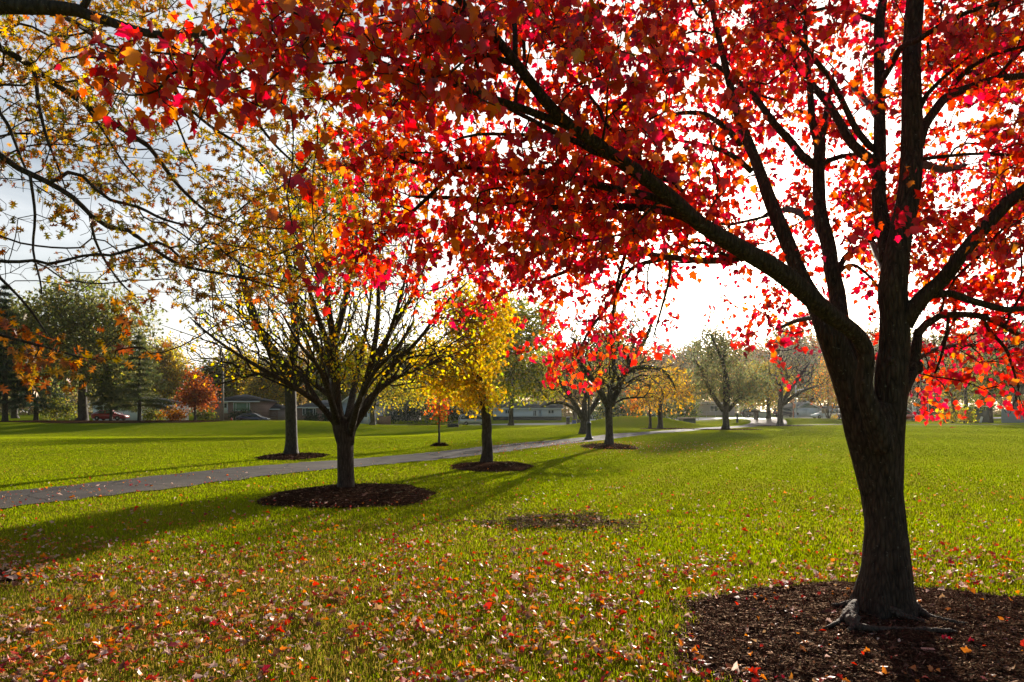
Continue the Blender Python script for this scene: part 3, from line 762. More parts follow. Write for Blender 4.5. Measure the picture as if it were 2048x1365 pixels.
for l in [
    L((1132, 250, 8, 3.62), (1088, 234, 8, 3.6), (1041, 216, 7.5, 3.56), (975, 194, 7, 3.5), (905, 165, 6.5, 3.45), (839, 143, 6.5, 3.4), (780, 134, 6, 3.36), (737, 117, 5.5, 3.32), (700, 101, 5, 3.3), (641, 90, 4.5, 3.26), (586, 106, 3.5, 3.22), (480, 118, 3, 3.2), (380, 112, 2.5, 3.2), (260, 100, 2, 3.25), (195, 85, 1.5, 3.3)),
    L((1022, 126, 6, 3.42), (971, 110, 6, 3.42), (920, 95, 5.5, 3.45), (865, 82, 5, 3.5), (832, 77, 4.5, 3.5), (729, 79, 3, 3.5), (640, 45, 2.5, 3.5), (560, 35, 2, 3.45)),
    L((1030, 118, 6, 3.42), (1030, 59, 5.5, 3.5), (1024, 0, 5, 3.6), (1020, -90, 3.5, 3.7)),
    L((934, 29, 6, 3.3), (898, 15, 5.5, 3.3), (872, 0, 5, 3.3), (780, -50, 4, 3.2), (640, -70, 3, 3.2)),
    L((1230, 318, 6, 3.8), (1187, 304, 6, 3.85), (1158, 286, 6, 3.9), (1107, 264, 5.5, 3.9), (1059, 238, 4.5, 3.95), (1000, 210, 3, 4)),
    L((1110, 266, 4.5, 3.9), (1085, 271, 4, 3.95), (956, 269, 3, 4), (900, 285, 2, 4.1)),
    L((1360, 412, 8, 4.02), (1280, 388, 7.5, 4.1), (1200, 372, 7.5, 4.15), (1136, 355, 7, 4.2), (1085, 344, 7, 4.25), (1019, 346, 6.5, 4.3), (964, 341, 6.5, 4.35), (920, 335, 6, 4.4), (865, 333, 5, 4.45), (810, 319, 4, 4.5), (770, 304, 3, 4.5), (700, 330, 2, 4.5), (630, 340, 1.5, 4.5)),
    L((1410, 455, 9, 4.15), (1341, 425, 8, 4.3), (1249, 414, 7.5, 4.45), (1176, 414, 7, 4.55), (1103, 416, 6.5, 4.6), (1059, 407, 6, 4.65), (1011, 403, 5.5, 4.7), (916, 397, 4.5, 4.8), (821, 393, 3, 4.9)),
    L((915, 336, 5, 4.4), (880, 372, 4.5, 4.45), (840, 410, 4, 4.5), (790, 455, 3.5, 4.55), (730, 500, 3, 4.6), (690, 560, 2, 4.6)),
    L((1500, 512, 8, 4.35), (1420, 522, 7, 4.9), (1330, 514, 6, 5.6), (1250, 505, 5.5, 6.3), (1170, 530, 4.5, 6.7), (1060, 570, 3, 6.9)),
    L((1330, 516, 5, 5.6), (1260, 540, 4, 6.3), (1225, 600, 3.5, 6.8), (1180, 660, 3, 7.2), (1150, 720, 1.5, 7.3)),
    L((1340, 516, 4, 5.6), (1338, 560, 3, 6.2), (1325, 610, 2.5, 6.7), (1305, 680, 1.5, 7.0)),
    L((1250, 510, 4, 6.3), (1232, 580, 3, 6.8), (1224, 650, 2.5, 7.2), (1222, 720, 1.2, 7.4)),
    L((1502, 343, 6, 5.8), (1472, 316, 5, 5.7), (1426, 295, 4, 5.6), (1350, 280, 3, 5.5)),
    L((1485, 290, 7, 6), (1443, 250, 5.5, 6), (1400, 227, 5, 6), (1330, 235, 3.5, 5.9), (1230, 290, 2, 5.8)),
    L((1712, 815, 22, 5.4), (1702, 740, 18, 5.5), (1690, 680, 16, 5.55), (1682, 642, 15.5, 5.6), (1674, 582, 15, 5.7), (1664, 542, 14, 5.7), (1658, 493, 13.5, 5.8), (1642, 433, 13, 5.9), (1638, 380, 12, 6), (1637, 330, 11.5, 6), (1639, 287, 11, 6.1), (1628, 260, 7.5, 6.1), (1624, 244, 7, 6.1), (1620, 180, 6, 6.2), (1612, 90, 4.5, 6.3), (1610, 0, 3.5, 6.4)),
    L((1639, 290, 8, 6.1), (1648, 255, 6.5, 6.1), (1654, 215, 5, 6.2), (1668, 140, 3, 6.3)),
    L((1636, 338, 9, 6), (1627, 330, 8.5, 6), (1604, 313, 8.5, 6), (1581, 283, 8, 6.1), (1548, 247, 7, 6.1), (1509, 194, 6, 6.2), (1469, 158, 5, 6.3), (1400, 110, 3.5, 6.3), (1340, 90, 2.5, 6.3)),
    L((1640, 332, 6, 6), (1656, 322, 5.5, 6), (1680, 314, 5, 5.9), (1720, 310, 4.5, 5.7), (1757, 318, 4, 5.5)),
    L((1672, 560, 6, 5.7), (1690, 515, 5.5, 5.8), (1725, 490, 4.5, 6), (1760, 470, 3, 6.2)),
    L((1672, 552, 4, 5.7), (1700, 530, 3.5, 5.9), (1730, 545, 3, 6.1), (1762, 580, 2, 6.3)),
    L((1778, 520, 15, 5.32), (1768, 460, 14, 5.45), (1759, 405, 13, 5.5), (1758, 346, 12.5, 5.55), (1759, 297, 11.5, 5.6), (1759, 231, 10.5, 5.65), (1759, 165, 10, 5.7), (1758, 99, 9.5, 5.7), (1759, 40, 9, 5.75), (1766, 0, 8, 5.8), (1775, -100, 5, 5.9)),
    L((1757, 340, 10, 5.55), (1736, 316, 10, 5.6), (1706, 290, 9, 5.7), (1677, 241, 8, 5.8), (1654, 204, 7.5, 5.9), (1631, 178, 7, 6), (1590, 130, 5, 6.1), (1540, 60, 3.5, 6.2)),
    L((1757, 305, 7, 5.6), (1739, 292, 7, 5.6), (1713, 260, 6.5, 5.6), (1690, 214, 6, 5.6), (1664, 162, 5.5, 5.5), (1634, 125, 5, 5.4), (1590, 70, 3.5, 5.3)),
    L((1760, 165, 6, 5.65), (1766, 158, 6, 5.65), (1782, 132, 6, 5.6), (1802, 96, 6, 5.3), (1838, 79, 6, 5.05), (1878, 53, 5.5, 4.9), (1940, 23, 5, 4.8), (2020, 0, 4, 4.7), (2100, -30, 3, 4.6)),
    L((1758, 45, 6, 5.75), (1716, 31, 5, 5.8), (1680, 21, 4.5, 5.9), (1654, 16, 3.5, 6), (1560, 40, 2, 6.2)),
    L((1806, 648, 20, 5.25), (1823, 622, 17, 5.2), (1847, 594, 15, 5.15), (1884, 562, 14, 5.1), (1912, 526, 13, 5.0), (1940, 489, 12.5, 4.95), (1976, 449, 12, 4.88), (2017, 405, 11.5, 4.8), (2048, 381, 11, 4.75), (2130, 320, 8, 4.6), (2260, 250, 4, 4.5)),
    L((1860, 590, 8, 5.15), (1904, 588, 7, 5.1), (1936, 600, 7, 5.1), (1972, 610, 6.5, 5.1), (2013, 620, 6, 5.1), (2060, 618, 5, 5.1), (2160, 640, 3, 5.1)),
    L((1795, 790, 17, 5.25), (1807, 771, 14, 5.3), (1822, 745, 12, 5.35), (1829, 715, 10.5, 5.4), (1833, 690, 9.5, 5.4), (1836, 667, 8.5, 5.45), (1851, 650, 7.5, 5.5), (1880, 632, 6.5, 5.5), (1920, 630, 6, 5.55), (1956, 632, 5.5, 5.6), (1996, 646, 4.5, 5.6), (2048, 675, 4, 5.7), (2130, 700, 2.5, 5.8)),
    L((1962, 634, 4, 5.6), (1984, 667, 3.5, 5.7), (2012, 699, 3, 5.8), (2029, 747, 2.5, 5.9), (2037, 779, 1.5, 5.9)),
    L((1897, 630, 3.5, 5.5), (1892, 675, 3, 5.6), (1880, 720, 2.5, 5.7), (1863, 765, 1.5, 5.8)),
    L((1838, 290, 10, 5.3), (1848, 254, 9.5, 5.35), (1868, 224, 9, 5.4), (1894, 194, 8.5, 5.5), (1940, 175, 7.5, 5.6), (1993, 158, 6.5, 5.6), (2048, 152, 6, 5.7), (2150, 140, 3, 5.8)),
    L((1890, 200, 6, 5.5), (1914, 161, 5.5, 5.5), (1940, 135, 5, 5.4), (1980, 112, 4, 5.3), (2060, 90, 3, 5.2)),
    L((1833, 228, 6, 5.3), (1855, 188, 5, 5.2), (1881, 161, 4, 5.1), (1930, 120, 2.5, 5.0)),
    L((1836, 320, 4, 5.3), (1900, 312, 3.5, 5.3), (1960, 308, 3, 5.4), (2040, 312, 2.5, 5.5)),
    L((1835, -40, 10, 5.45), (1900, -130, 7, 5.3), (2000, -220, 4, 5.2)),
    L((1825, -150, 8, 5.5), (1700, -260, 5, 5.6), (1560, -350, 3, 5.7)),
    L((1425, 20, 5, 6.1), (1350, -60, 4, 6.0), (1240, -120, 2.5, 5.9)),
    # limbs into the back of the crown
    L((1655, 470, 8, 5.8), (1620, 440, 7, 6.6), (1580, 420, 6, 7.4), (1530, 430, 4, 8.4)),
    L((1780, 560, 9, 5.4), (1760, 520, 8, 6.2), (1740, 480, 6, 7.2), (1720, 470, 4, 8.2)),
    L((1823, 330, 10, 5.35), (1850, 330, 8, 6.2), (1890, 340, 6, 7.2), (1930, 330, 4, 8.4)),
    L((1690, 690, 7, 5.5), (1650, 640, 6, 6.4), (1600, 640, 5, 7.4), (1550, 660, 3, 8.3)),
    L((1830, 720, 6, 5.4), (1870, 700, 5, 6.2), (1930, 690, 4, 7.2), (2000, 700, 3, 8.0)),
    L((1759, 240, 7, 5.65), (1730, 200, 6, 6.6), (1700, 170, 5, 7.6)),
]: maple.limb(l, 0.07, 0.12)

RED = """
......467888999999989889986758887777777
..3556788888899888978899965669997777777
..246777765688977878968997546899777777
...122211.2588667899778888635236666666
.........1468874589988865562666877777
.........4677678899998744687787877777
..........145468999999845789978877777
..........267788999877766667888877777
..........56246788754223543566787777
..........2..34444543115663548877777
................27563.1454252668777
.................732....1...485866
............................43.33
"""
RED = RED.split()
def red_depth(px, py):
    """plausible distance range of the foliage seen there"""
    if px < 640: return 2.6, 3.4
    if py > 530:
        if px < 1420: return 6.2, 8.0
        if px < 1720: return 6.2, 9.0
        return 5.2, 8.2
    if px < 1000: return (2.9, 4.0) if py < 230 else (4.1, 5.6)
    if px < 1320: return (3.0, 5.8) if py < 300 else (3.8, 6.8)
    if px < 1500: return 3.6, 7.6
    return 4.3, 8.6
T, PER = [], []
LEAF = 0.049
for ry in range(-7, 13):
    for cx in range(0, 40):
        if ry >= 0:
            row = RED[ry]; ch = row[cx] if cx < len(row) else '.'
            c = 0.0 if ch == '.' else int(ch) / 9.0 * (0.945 if ry < 9 else 0.70)
        else:
            c = 0.55 if 5 + (-ry) * 1.6 < cx < 38 else 0
        if c <= 0: continue
        need = -math.log(1 - c) * 4096 * 0.97; got = 0
        while got < need:
            px = cx * 64 + random.uniform(-6, 70); py = ry * 64 + random.uniform(-6, 70)
            a, b = red_depth(px, py); Y = a + (b - a) * random.random() ** 1.25
            if ry < 0: Y = random.uniform(4.2, 8.2)
            k = max(2, np.random.default_rng(len(T)).poisson(8)); T.append(P(px, py, Y)); PER.append(k)
            got += k * (LEAF * F / Y) ** 2 * 0.31
T = np.array(T); PER = np.array(PER)
big = np.vstack([c[c[:, 3] > 0.021] for c in maple.limbs if c[:, 3].max() > 0.03])
bx, bz = CX + big[:, 0] / big[:, 1] * F, HY - (big[:, 2] - H) / big[:, 1] * F
for i in range(len(T)):
    px, py = CX + T[i, 0] / T[i, 1] * F, HY - (T[i, 2] - H) / T[i, 1] * F
    d = np.hypot(bx - px, bz - py); j = int(np.argmin(d))
    if d[j] < 62 and T[i, 1] < big[j, 1] + 0.15 and random.random() < 0.88: T[i] = P(px, py, big[j, 1] + random.uniform(0.25, 2.2))
ends, last = maple.grow(T, 0.22, 0.12, 0.03, 0.07)
mr = maple.radii(0.0027, 2.35, cap=0.03)
cols = [(.54, .030, .024), (.44, .018, .036), (.58, .070, .022), (.60, .16, .022), (.30, .015, .034), (.45, .26, .03)]
pos, fr_, sz_, col_ = leaves_at(T, last, PER, 0.048, LEAF, cols, [4.2, 3.2, 2.4, 0.9, 1.6, 0.08], 1.0, 0.22, 0.24, 0.15)
# the sprays reaching out to the left and over the middle have turned more orange
tpx = CX + pos[:, 0] / pos[:, 1] * F; tpy = HY - (pos[:, 2] - H) / pos[:, 1] * F
o_ = (tpy < 520) & (rng.uniform(0, 1, len(pos)) < 0.24 * (1 - sstep(900, 1500, tpx)) + 0.05 + 0.14 * sstep(1850, 2000, tpx))
col_[o_] = palette(int(o_.sum()), [(.58, .13, .02), (.60, .20, .03)], [2, 1])
def maple_ridge(a, r, p):
    h = p[2]; fl = max(0.0, 0.42 - h) / 0.42
    lobes = 1 + fl ** 2 * (0.16 * np.cos(5 * a + 0.6) + 0.10 * np.cos(8 * a + 2))
    out = np.empty(len(a))
    for i, t in enumerate(a):
        cx_, sy_ = math.cos(t) * 2.6, math.sin(t) * 2.6
        out[i] = 0.075 * abs(mnoise.noise((cx_ * 4.2, sy_ * 4.2, h * 1.3))) + 0.03 * mnoise.noise((cx_ * 2, sy_ * 2, h * 5)) + 0.10 * mnoise.noise((cx_ * 0.5 + p[0], sy_ * 0.5, h * 1.5)) + 0.02 * mnoise.noise((cx_ * 9, sy_ * 9, h * 6))
    return r * (lobes + out)
mbase = (GX(1769, D0), D0, mz)
mroot = tree_object('red_maple', 'large red maple with dark forked trunk standing in the foreground mulch bed', 'tree', mbase, maple, mr,
                    (MAPLE, pos, fr_, sz_, col_), M['maple_bark'], M['maple_leaf'], None, 72, maple_ridge)
for l in [  # surface roots
    [(1712, 1222, 10, 5.2), (1700, 1238, 16, 5.05), (1704, 1256, 15, 4.88), (1716, 1267, 9, 4.8), (1740, 1270, 6, 4.78), (1790, 1271, 5, 4.76), (1850, 1272, 6, 4.74), (1900, 1274, 4, 4.73), (1915, 1276, 2, 4.72)],
    [(1716, 1262, 8, 4.85), (1704, 1272, 6, 4.8), (1694, 1280, 2, 4.75)],
    [(1700, 1238, 8, 5.0), (1682, 1246, 6, 4.95), (1664, 1260, 4, 4.85), (1650, 1266, 2, 4.8)],
    [(1720, 1215, 12, 5.3), (1690, 1216, 7, 5.35), (1664, 1219, 3, 5.36)],
    [(1826, 1240, 9, 5.18), (1850, 1245, 6, 5.1), (1880, 1255, 5, 4.98), (1920, 1262, 3, 4.9), (1935, 1262, 1, 4.9)],
    [(1770, 1250, 10, 5.1), (1820, 1250, 8, 5.02), (1838, 1254, 5, 4.98), (1852, 1263, 3, 4.9)]]:
    c = np.array(L(*l)); c[:, 2] = ground_z(c[:, 0], c[:, 1]) + 0.066 + c[:, 3] * 0.35; c[0, 2] += 0.05; c[1, 2] += 0.0; c[:, 3] *= 0.85
    c = catmull(c, 0.03); c[:, :3] += rng.normal(0, 0.003, (len(c), 3)); v, q, t = sweep(c[:, :3] - np.array(mbase), c[:, 3] * (1 + 0.12 * rng.normal(0, 1, len(c))), 10)
    link('root', raw_mesh('root', v, t, q, None, True), M['root_bark_lit'], mroot)
# pruning scar and knobs
for (a, b, r, Y, fx) in [(1790, 880, 17, 5.2, 1.8), (1783, 722, 8, 4.98, 1), (1727, 764, 5, 4.85, 1), (1836, 667, 9, 5.42, 1.2), (1838, 735, 10, 5.36, 1.2)]:
    c = P(a, b, Y) - np.array(mbase); rr = r * Y / F; V = []
    u = np.linspace(0, math.pi, 13); w = np.linspace(0, 2 * math.pi, 20, endpoint=False)
    for i in u:
        for j in w:
            d = np.array([math.sin(i) * math.cos(j), math.sin(i) * math.sin(j), math.cos(i) * fx])
            V.append(c + d * rr * (1 + 0.22 * mnoise.noise(Vector(d * 2.2 + c * 9)) - 0.25 * math.exp(-((d[0] * .8 - d[1] * .6 - 1) ** 2) * 8)))
    idx = np.arange(13 * 20).reshape(13, 20)
    q = np.stack([idx[:-1], np.roll(idx[:-1], -1, 1), np.roll(idx[1:], -1, 1), idx[1:]], -1).reshape(-1, 4)
    link('knot', raw_mesh('knot', V, None, q, None, True), M['maple_bark'], mroot)

# ------------------------------------------------------------------ pin oak reaching in from the left
oak = Skel(60000)
ob = (-7.1, 6.4, 0.02)
oak.limb([(-7.1, 6.4, -0.1, .42), (-7.1, 6.4, 0.15, .33), (-7.08, 6.4, 0.6, .27), (-7.05, 6.42, 2.0, .24), (-7.0, 6.45, 3.5, .21), (-6.98, 6.5, 5.0, .18), (-7.0, 6.5, 7.0, .13), (-7.05, 6.55, 9.5, .06), (-7.05, 6.6, 11, .02)], 0.1, 0.3)
def LO(start, *q): return [(*start,)] + L(*q)
for l in [
    LO((-7.0, 6.5, 5.1, .09), (-120, 20, 17, 6.3), (0, 13, 15, 6.2), (55, 14, 14.5, 6.2), (110, 16, 13.5, 6.2), (157, 22, 12, 6.25), (183, 33, 10, 6.3), (220, 44, 9, 6.3), (275, 62, 8, 6.4), (330, 72, 7, 6.5), (388, 69, 6, 6.6), (470, 62, 4.5, 6.8), (560, 75, 3, 7), (650, 110, 1.5, 7.2)),
    LO((-7.0, 6.5, 4.6, .06), (-100, 50, 8, 6.7), (0, 96, 6.5, 6.8), (55, 128, 6, 6.9), (110, 168, 6, 7), (165, 205, 5.5, 7.1), (220, 242, 5, 7.2), (264, 271, 5, 7.3), (297, 293, 4.5, 7.4), (322, 326, 4, 7.5), (352, 366, 3.5, 7.6), (385, 400, 3, 7.7), (421, 428, 2.5, 7.8), (476, 450, 2, 8), (540, 490, 1.2, 8.1)),
    LO((-7.0, 6.45, 3.9, .06), (-90, 270, 8, 6.2), (0, 311, 6.5, 6.3), (37, 337, 6, 6.4), (92, 363, 5.5, 6.5), (147, 396, 5, 6.6), (183, 432, 4.5, 6.7), (216, 454, 4.5, 6.8), (256, 461, 4, 6.9), (300, 493, 3.5, 7), (351, 526, 3.5, 7.1), (403, 541, 3, 7.2), (470, 553, 2.5, 7.3), (577, 582, 1.5, 7.4)),
    L((100, 365, 4, 6.5), (112, 360, 4, 6.5), (136, 345, 4, 6.6), (165, 352, 3.5, 6.7), (190, 377, 3.5, 6.8), (220, 400, 3.2, 6.9), (275, 414, 3, 7), (330, 440, 2.5, 7.1), (403, 458, 1.5, 7.3)),
    L((66, 135, 4, 6.9), (72, 160, 3.8, 6.9), (77, 205, 3.5, 6.8), (92, 271, 3, 6.8), (117, 337, 2, 6.8), (135, 390, 1, 6.8)),
    LO((-6.9, 6.5, 4.4, .04), (-60, 160, 4, 6.6), (0, 227, 3.5, 6.6), (22, 264, 3.2, 6.6), (44, 322, 2.5, 6.7), (62, 360, 1.5, 6.7)),
    L((95, 24, 6, 6.2), (112, 28, 6, 6.3), (139, 40, 5.5, 6.5), (183, 68, 5, 6.8), (240, 110, 4, 7.2), (330, 161, 3.5, 7.6), (366, 205, 3.2, 7.8), (421, 253, 3, 8), (461, 278, 2.8, 8.1), (505, 311, 2.2, 8.2), (542, 352, 1.5, 8.3)),
    L((388, 70, 5, 6.6), (430, 120, 4, 7), (476, 179, 3.5, 7.6), (513, 242, 3, 8), (550, 290, 2.5, 8.2), (600, 341, 1.8, 8.4), (620, 390, 1, 8.5)),
    L((300, 150, 3, 7.5), (330, 190, 3, 7.5), (350, 235, 2.5, 7.5), (372, 290, 2, 7.6), (395, 340, 1.3, 7.7)),
    L((165, 205, 3, 7.1), (205, 260, 2.6, 7.2), (250, 330, 2, 7.3), (300, 385, 1.3, 7.5)),
    L((165, 16, 7, 6.25), (185, -10, 6, 6.3), (215, -50, 5, 6.4), (300, -120, 3, 6.6)),
    LO((-7.02, 6.42, 3.0, .045), (-60, 650, 4, 5.6), (0, 670, 3, 5.55), (50, 684, 2.6, 5.55), (100, 697, 2.2, 5.6), (150, 712, 1.8, 5.6), (185, 720, 1.2, 5.6)),
    LO((-7.05, 6.45, 3.6, .05), (-70, 480, 4, 6.5), (0, 556, 3, 6.6), (40, 596, 2.5, 6.7), (75, 640, 2, 6.8), (100, 680, 1, 6.8)),
    L((60, 350, 3, 6.4), (70, 430, 2.6, 6.5), (66, 500, 2.2, 6.6), (80, 560, 1.8, 6.6), (85, 600, 1.2, 6.6)),
    L((180, 430, 3, 6.7), (190, 480, 2.6, 6.8), (215, 530, 2.2, 6.9), (250, 575, 1.6, 7), (280, 600, 1, 7)),
    [(-7.0, 6.5, 5.6, .08), (-8.5, 5.5, 6.2, .05), (-10, 4.5, 6.5, .02)], [(-7.0, 6.5, 4.6, .08), (-8.6, 7.6, 5.0, .05), (-10.4, 8.4, 5.0, .02)], [(-7.0, 6.5, 6.3, .07), (-6.2, 5.0, 7, .04), (-5.6, 3.8, 7.4, .02)], [(-7, 6.5, 7, .07), (-6.2, 8, 8, .04), (-5.4, 9.5, 8.5, .02)],
]: oak.limb(l, 0.09, 0.1)
OAKD = ["66576545443", "67656444433", "6676444455431", "56763334455532", "45652234556532", "14454454577654", "1234445678752", ".1.234678864", ".114445665431", "...1312232", "31.11", "64421"]
T, PER = [], []
for ry in range(-4, 12):
    for cx in range(-5, 15):
        if ry < 0 or cx < 0: c = 0.42 if ry < 8 else 0.15
        else:
            row = OAKD[ry]; ch = row[cx] if cx < len(row) else '.'; c = 0 if ch == '.' else int(ch) / 9 * 0.85
        if c <= 0 or (ry < 0 and cx > 10): continue
        need = -math.log(1 - c) * 4096 * 0.95; got = 0
        while got < need:
            px = cx * 64 + random.uniform(-5, 69); py = ry * 64 + random.uniform(-5, 69); Y = random.uniform(6.3, 9.6)
            if py > 600: Y = random.uniform(5.3, 6.2)
            k = max(3, np.random.default_rng(len(T)).poisson(8)); T.append(P(px, py, Y)); PER.append(k); got += k * (0.075 * F / Y) ** 2 * 0.2
for q in range(260):   # bare hanging twigs
    px, py = random.uniform(-20, 420), random.uniform(150, 600); T.append(P(px, py, random.uniform(6, 8.5))); PER.append(0)
for q in range(260):   # the half of the crown out of the picture
    d = unit(rng.normal(0, 1, 3)); T.append(np.array([-8.2, 6.0, 6.3]) + d * np.array([3.0, 3.2, 3.0]) * random.random() ** .4); PER.append(6)
T = np.array(T); PER = np.array(PER)
ends, last = oak.grow(T, 0.25, 0.14, 0.04, 0.08)
orr = oak.radii(0.0028, 2.4, cap=0.03)
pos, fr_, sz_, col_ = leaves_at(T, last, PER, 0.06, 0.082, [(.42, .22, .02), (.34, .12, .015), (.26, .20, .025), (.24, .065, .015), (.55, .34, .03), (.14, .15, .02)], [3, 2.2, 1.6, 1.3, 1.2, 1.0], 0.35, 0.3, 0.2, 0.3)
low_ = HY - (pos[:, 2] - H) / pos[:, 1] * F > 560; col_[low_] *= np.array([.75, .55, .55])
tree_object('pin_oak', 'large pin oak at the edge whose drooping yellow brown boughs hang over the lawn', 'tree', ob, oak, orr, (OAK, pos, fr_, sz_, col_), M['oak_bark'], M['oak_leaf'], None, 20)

# ------------------------------------------------------------------ bare pear in the middle distance
Dp = 13.2
pear = Skel(110000)
pbx = GX(692, Dp); pb = (pbx, Dp, gz(pbx, Dp) + 0.03)
pear.limb(L((692, 1000, 25, Dp), (692, 985, 19, Dp), (692, 965, 16.5, Dp), (691, 930, 16, Dp), (690, 890, 16.5, Dp), (688, 858, 18, Dp), (683, 835, 14, Dp)), 0.06, 9)
S_ = [
    L((682, 880, 12, Dp), (674, 850, 9, Dp), (655, 828, 8, Dp - .2), (638, 808, 7.5, Dp - .4), (592, 777, 6.5, Dp - .8), (520, 736, 5, Dp - 1.2), (469, 705, 4, Dp - 1.4), (418, 669, 3, Dp - 1.5), (377, 633, 2, Dp - 1.6)),
    L((680, 830, 8, Dp), (668, 800, 7, Dp + .1), (633, 772, 6, Dp + .3), (587, 736, 5, Dp + .6), (541, 690, 4, Dp + .9), (505, 654, 3, Dp + 1.1), (469, 608, 2, Dp + 1.2)),
    L((686, 885, 14, Dp), (677, 854, 13, Dp), (673, 800, 12, Dp), (672, 762, 11, Dp), (667, 685, 9, Dp), (656, 608, 7.5, Dp), (650, 531, 6, Dp), (649, 454, 4.5, Dp), (654, 387, 3, Dp), (652, 300, 1.5, Dp)),
    L((694, 890, 14, Dp), (697, 856, 11, Dp), (712, 820, 10, Dp - .1), (726, 787, 9.5, Dp - .1), (746, 710, 7.5, Dp - .2), (756, 633, 6, Dp - .2), (757, 546, 4.5, Dp - .3), (764, 428, 2.5, Dp - .3), (770, 340, 1.2, Dp - .3)),
    L((697, 885, 12, Dp), (704, 858, 9, Dp), (741, 803, 8, Dp - .3), (782, 736, 6, Dp - .6), (838, 679, 4.5, Dp - .9), (890, 608, 3, Dp - 1.2), (940, 560, 1.5, Dp - 1.4)),
    L((722, 828, 7, Dp - .1), (740, 796, 6.5, Dp + .3), (792, 756, 5.5, Dp + .7), (854, 731, 4, Dp + 1.1), (915, 710, 2.5, Dp + 1.4)),
    L((640, 808, 5, Dp - .4), (600, 752, 4.5, Dp - .2), (560, 748, 4, Dp + .1), (505, 751, 3, Dp + .3), (428, 772, 2, Dp + .5)),
    L((672, 760, 8, Dp), (640, 700, 6.5, Dp + .4), (600, 640, 5, Dp + .8), (560, 560, 4, Dp + 1.1), (530, 470, 2.5, Dp + 1.2), (515, 400, 1.2, Dp + 1.2)),
    L((670, 735, 7, Dp), (645, 660, 6, Dp - .6), (618, 580, 5, Dp - 1.1), (590, 490, 3.5, Dp - 1.5), (575, 400, 2, Dp - 1.7)),
    L((668, 690, 6, Dp), (690, 610, 5, Dp + .4), (702, 530, 4, Dp + .7), (706, 440, 3, Dp + .9), (712, 340, 1.5, Dp + 1)),
    L((740, 730, 6, Dp - .2), (790, 650, 5, Dp + .3), (830, 580, 4, Dp + .7), (860, 500, 2.5, Dp + 1), (880, 430, 1.2, Dp + 1.1)),
    L((730, 780, 6, Dp - .1), (770, 690, 5, Dp - .9), (800, 600, 4, Dp - 1.5), (820, 510, 2.5, Dp - 1.9), (835, 430, 1.2, Dp - 2.1)),
    L((676, 850, 8, Dp), (662, 800, 6.5, Dp - .8), (640, 740, 5.5, Dp - 1.5), (600, 690, 4, Dp - 2.1), (560, 620, 2.5, Dp - 2.5)),
    L((690, 860, 8, Dp), (706, 790, 7, Dp + .8), (720, 720, 5.5, Dp + 1.6), (735, 640, 4, Dp + 2.1), (745, 560, 2.5, Dp + 2.4)),
    L((688, 860, 8, Dp), (670, 790, 7, Dp + .9), (640, 740, 5.5, Dp + 1.8), (610, 680, 4, Dp + 2.4), (580, 610, 2, Dp + 2.7)),
    L((700, 870, 8, Dp), (716, 810, 6.5, Dp - .9), (745, 750, 5.5, Dp - 1.7), (790, 700, 4, Dp - 2.2), (830, 640, 2.5, Dp - 2.5)),
]
for l in S_: pear.limb([(a, b, c, d * (0.95 if k < 2 else 0.78)) for k, (a, b, c, d) in enumerate(l)], 0.12, 0.15)
for lev in range(2):
    for c in list(pear.limbs[1:]):
        m = len(c)
        for q in range(4 if lev == 0 else 1):
            j = int(m * rng.uniform(0.32, 0.92)); p = c[j, :3]; r_ = c[j, 3]
            if r_ < 0.012: continue
            out_ = p - np.array([pb[0], pb[1], 2.0]); out_[2] *= 0.3
            d = unit(unit(c[min(j + 2, m - 1), :3] - c[j - 1, :3]) * 1.1 + unit(out_) * 0.45 + rng.normal(0, .55, 3) + np.array([0, 0, .55])); ln = rng.uniform(0.9, 2.1) * (1.0 if lev == 0 else 0.7)
            b_ = unit(d + rng.normal(0, .25, 3) + np.array([0, 0, .15]))
            pear.limb([(*p, r_ * .48), (*(p + d * ln * .33), r_ * .4), (*(p + d * ln * .4 + b_ * ln * .3), r_ * .28), (*(p + d * ln * .45 + b_ * ln * .62), r_ * .14)], 0.12, 0.1)
T = np.vstack([blob_points([(672, 560, 200, 230), (560, 640, 190, 150), (790, 640, 190, 150), (660, 400, 150, 150), (660, 420, 150, 130), (470, 690, 120, 90), (890, 690, 100, 80)], Dp, 3000, 1.0, 0.36)])
T = T[T[:, 2] > 1.75]
ends, last = pear.grow(T, 0.42, 0.2, 0.10, 0.05)
prr = pear.radii(0.0062, 2.4, cap=0.03)
tpx = CX + T[:, 0] / T[:, 1] * F; tpy = HY - (T[:, 2] - H) / T[:, 1] * F
kk = rng.poisson(1.5 + 5.0 * np.exp(-(((tpx - 690) / 70) ** 2 + ((tpy - 740) / 70) ** 2)) + 0.6 * sstep(740, 900, tpx), len(T))
pos, fr_, sz_, col_ = leaves_at(T, last, kk, 0.07, 0.068, [(.62, .42, .02), (.46, .38, .03), (.56, .28, .02), (.26, .27, .03)], [3, 2, 1, 2], 0.5)
tree_object('pear_tree', 'nearly bare pear tree with a fan of dark branches and a few yellow leaves', 'tree', pb, pear, prr, (OVAL, pos, fr_, sz_, col_), M['pear_bark'], M['leaf'], None, 16, lambda a, r, p: r * (1 + 0.06 * np.sin(5 * a + p[2] * 2)), 4)

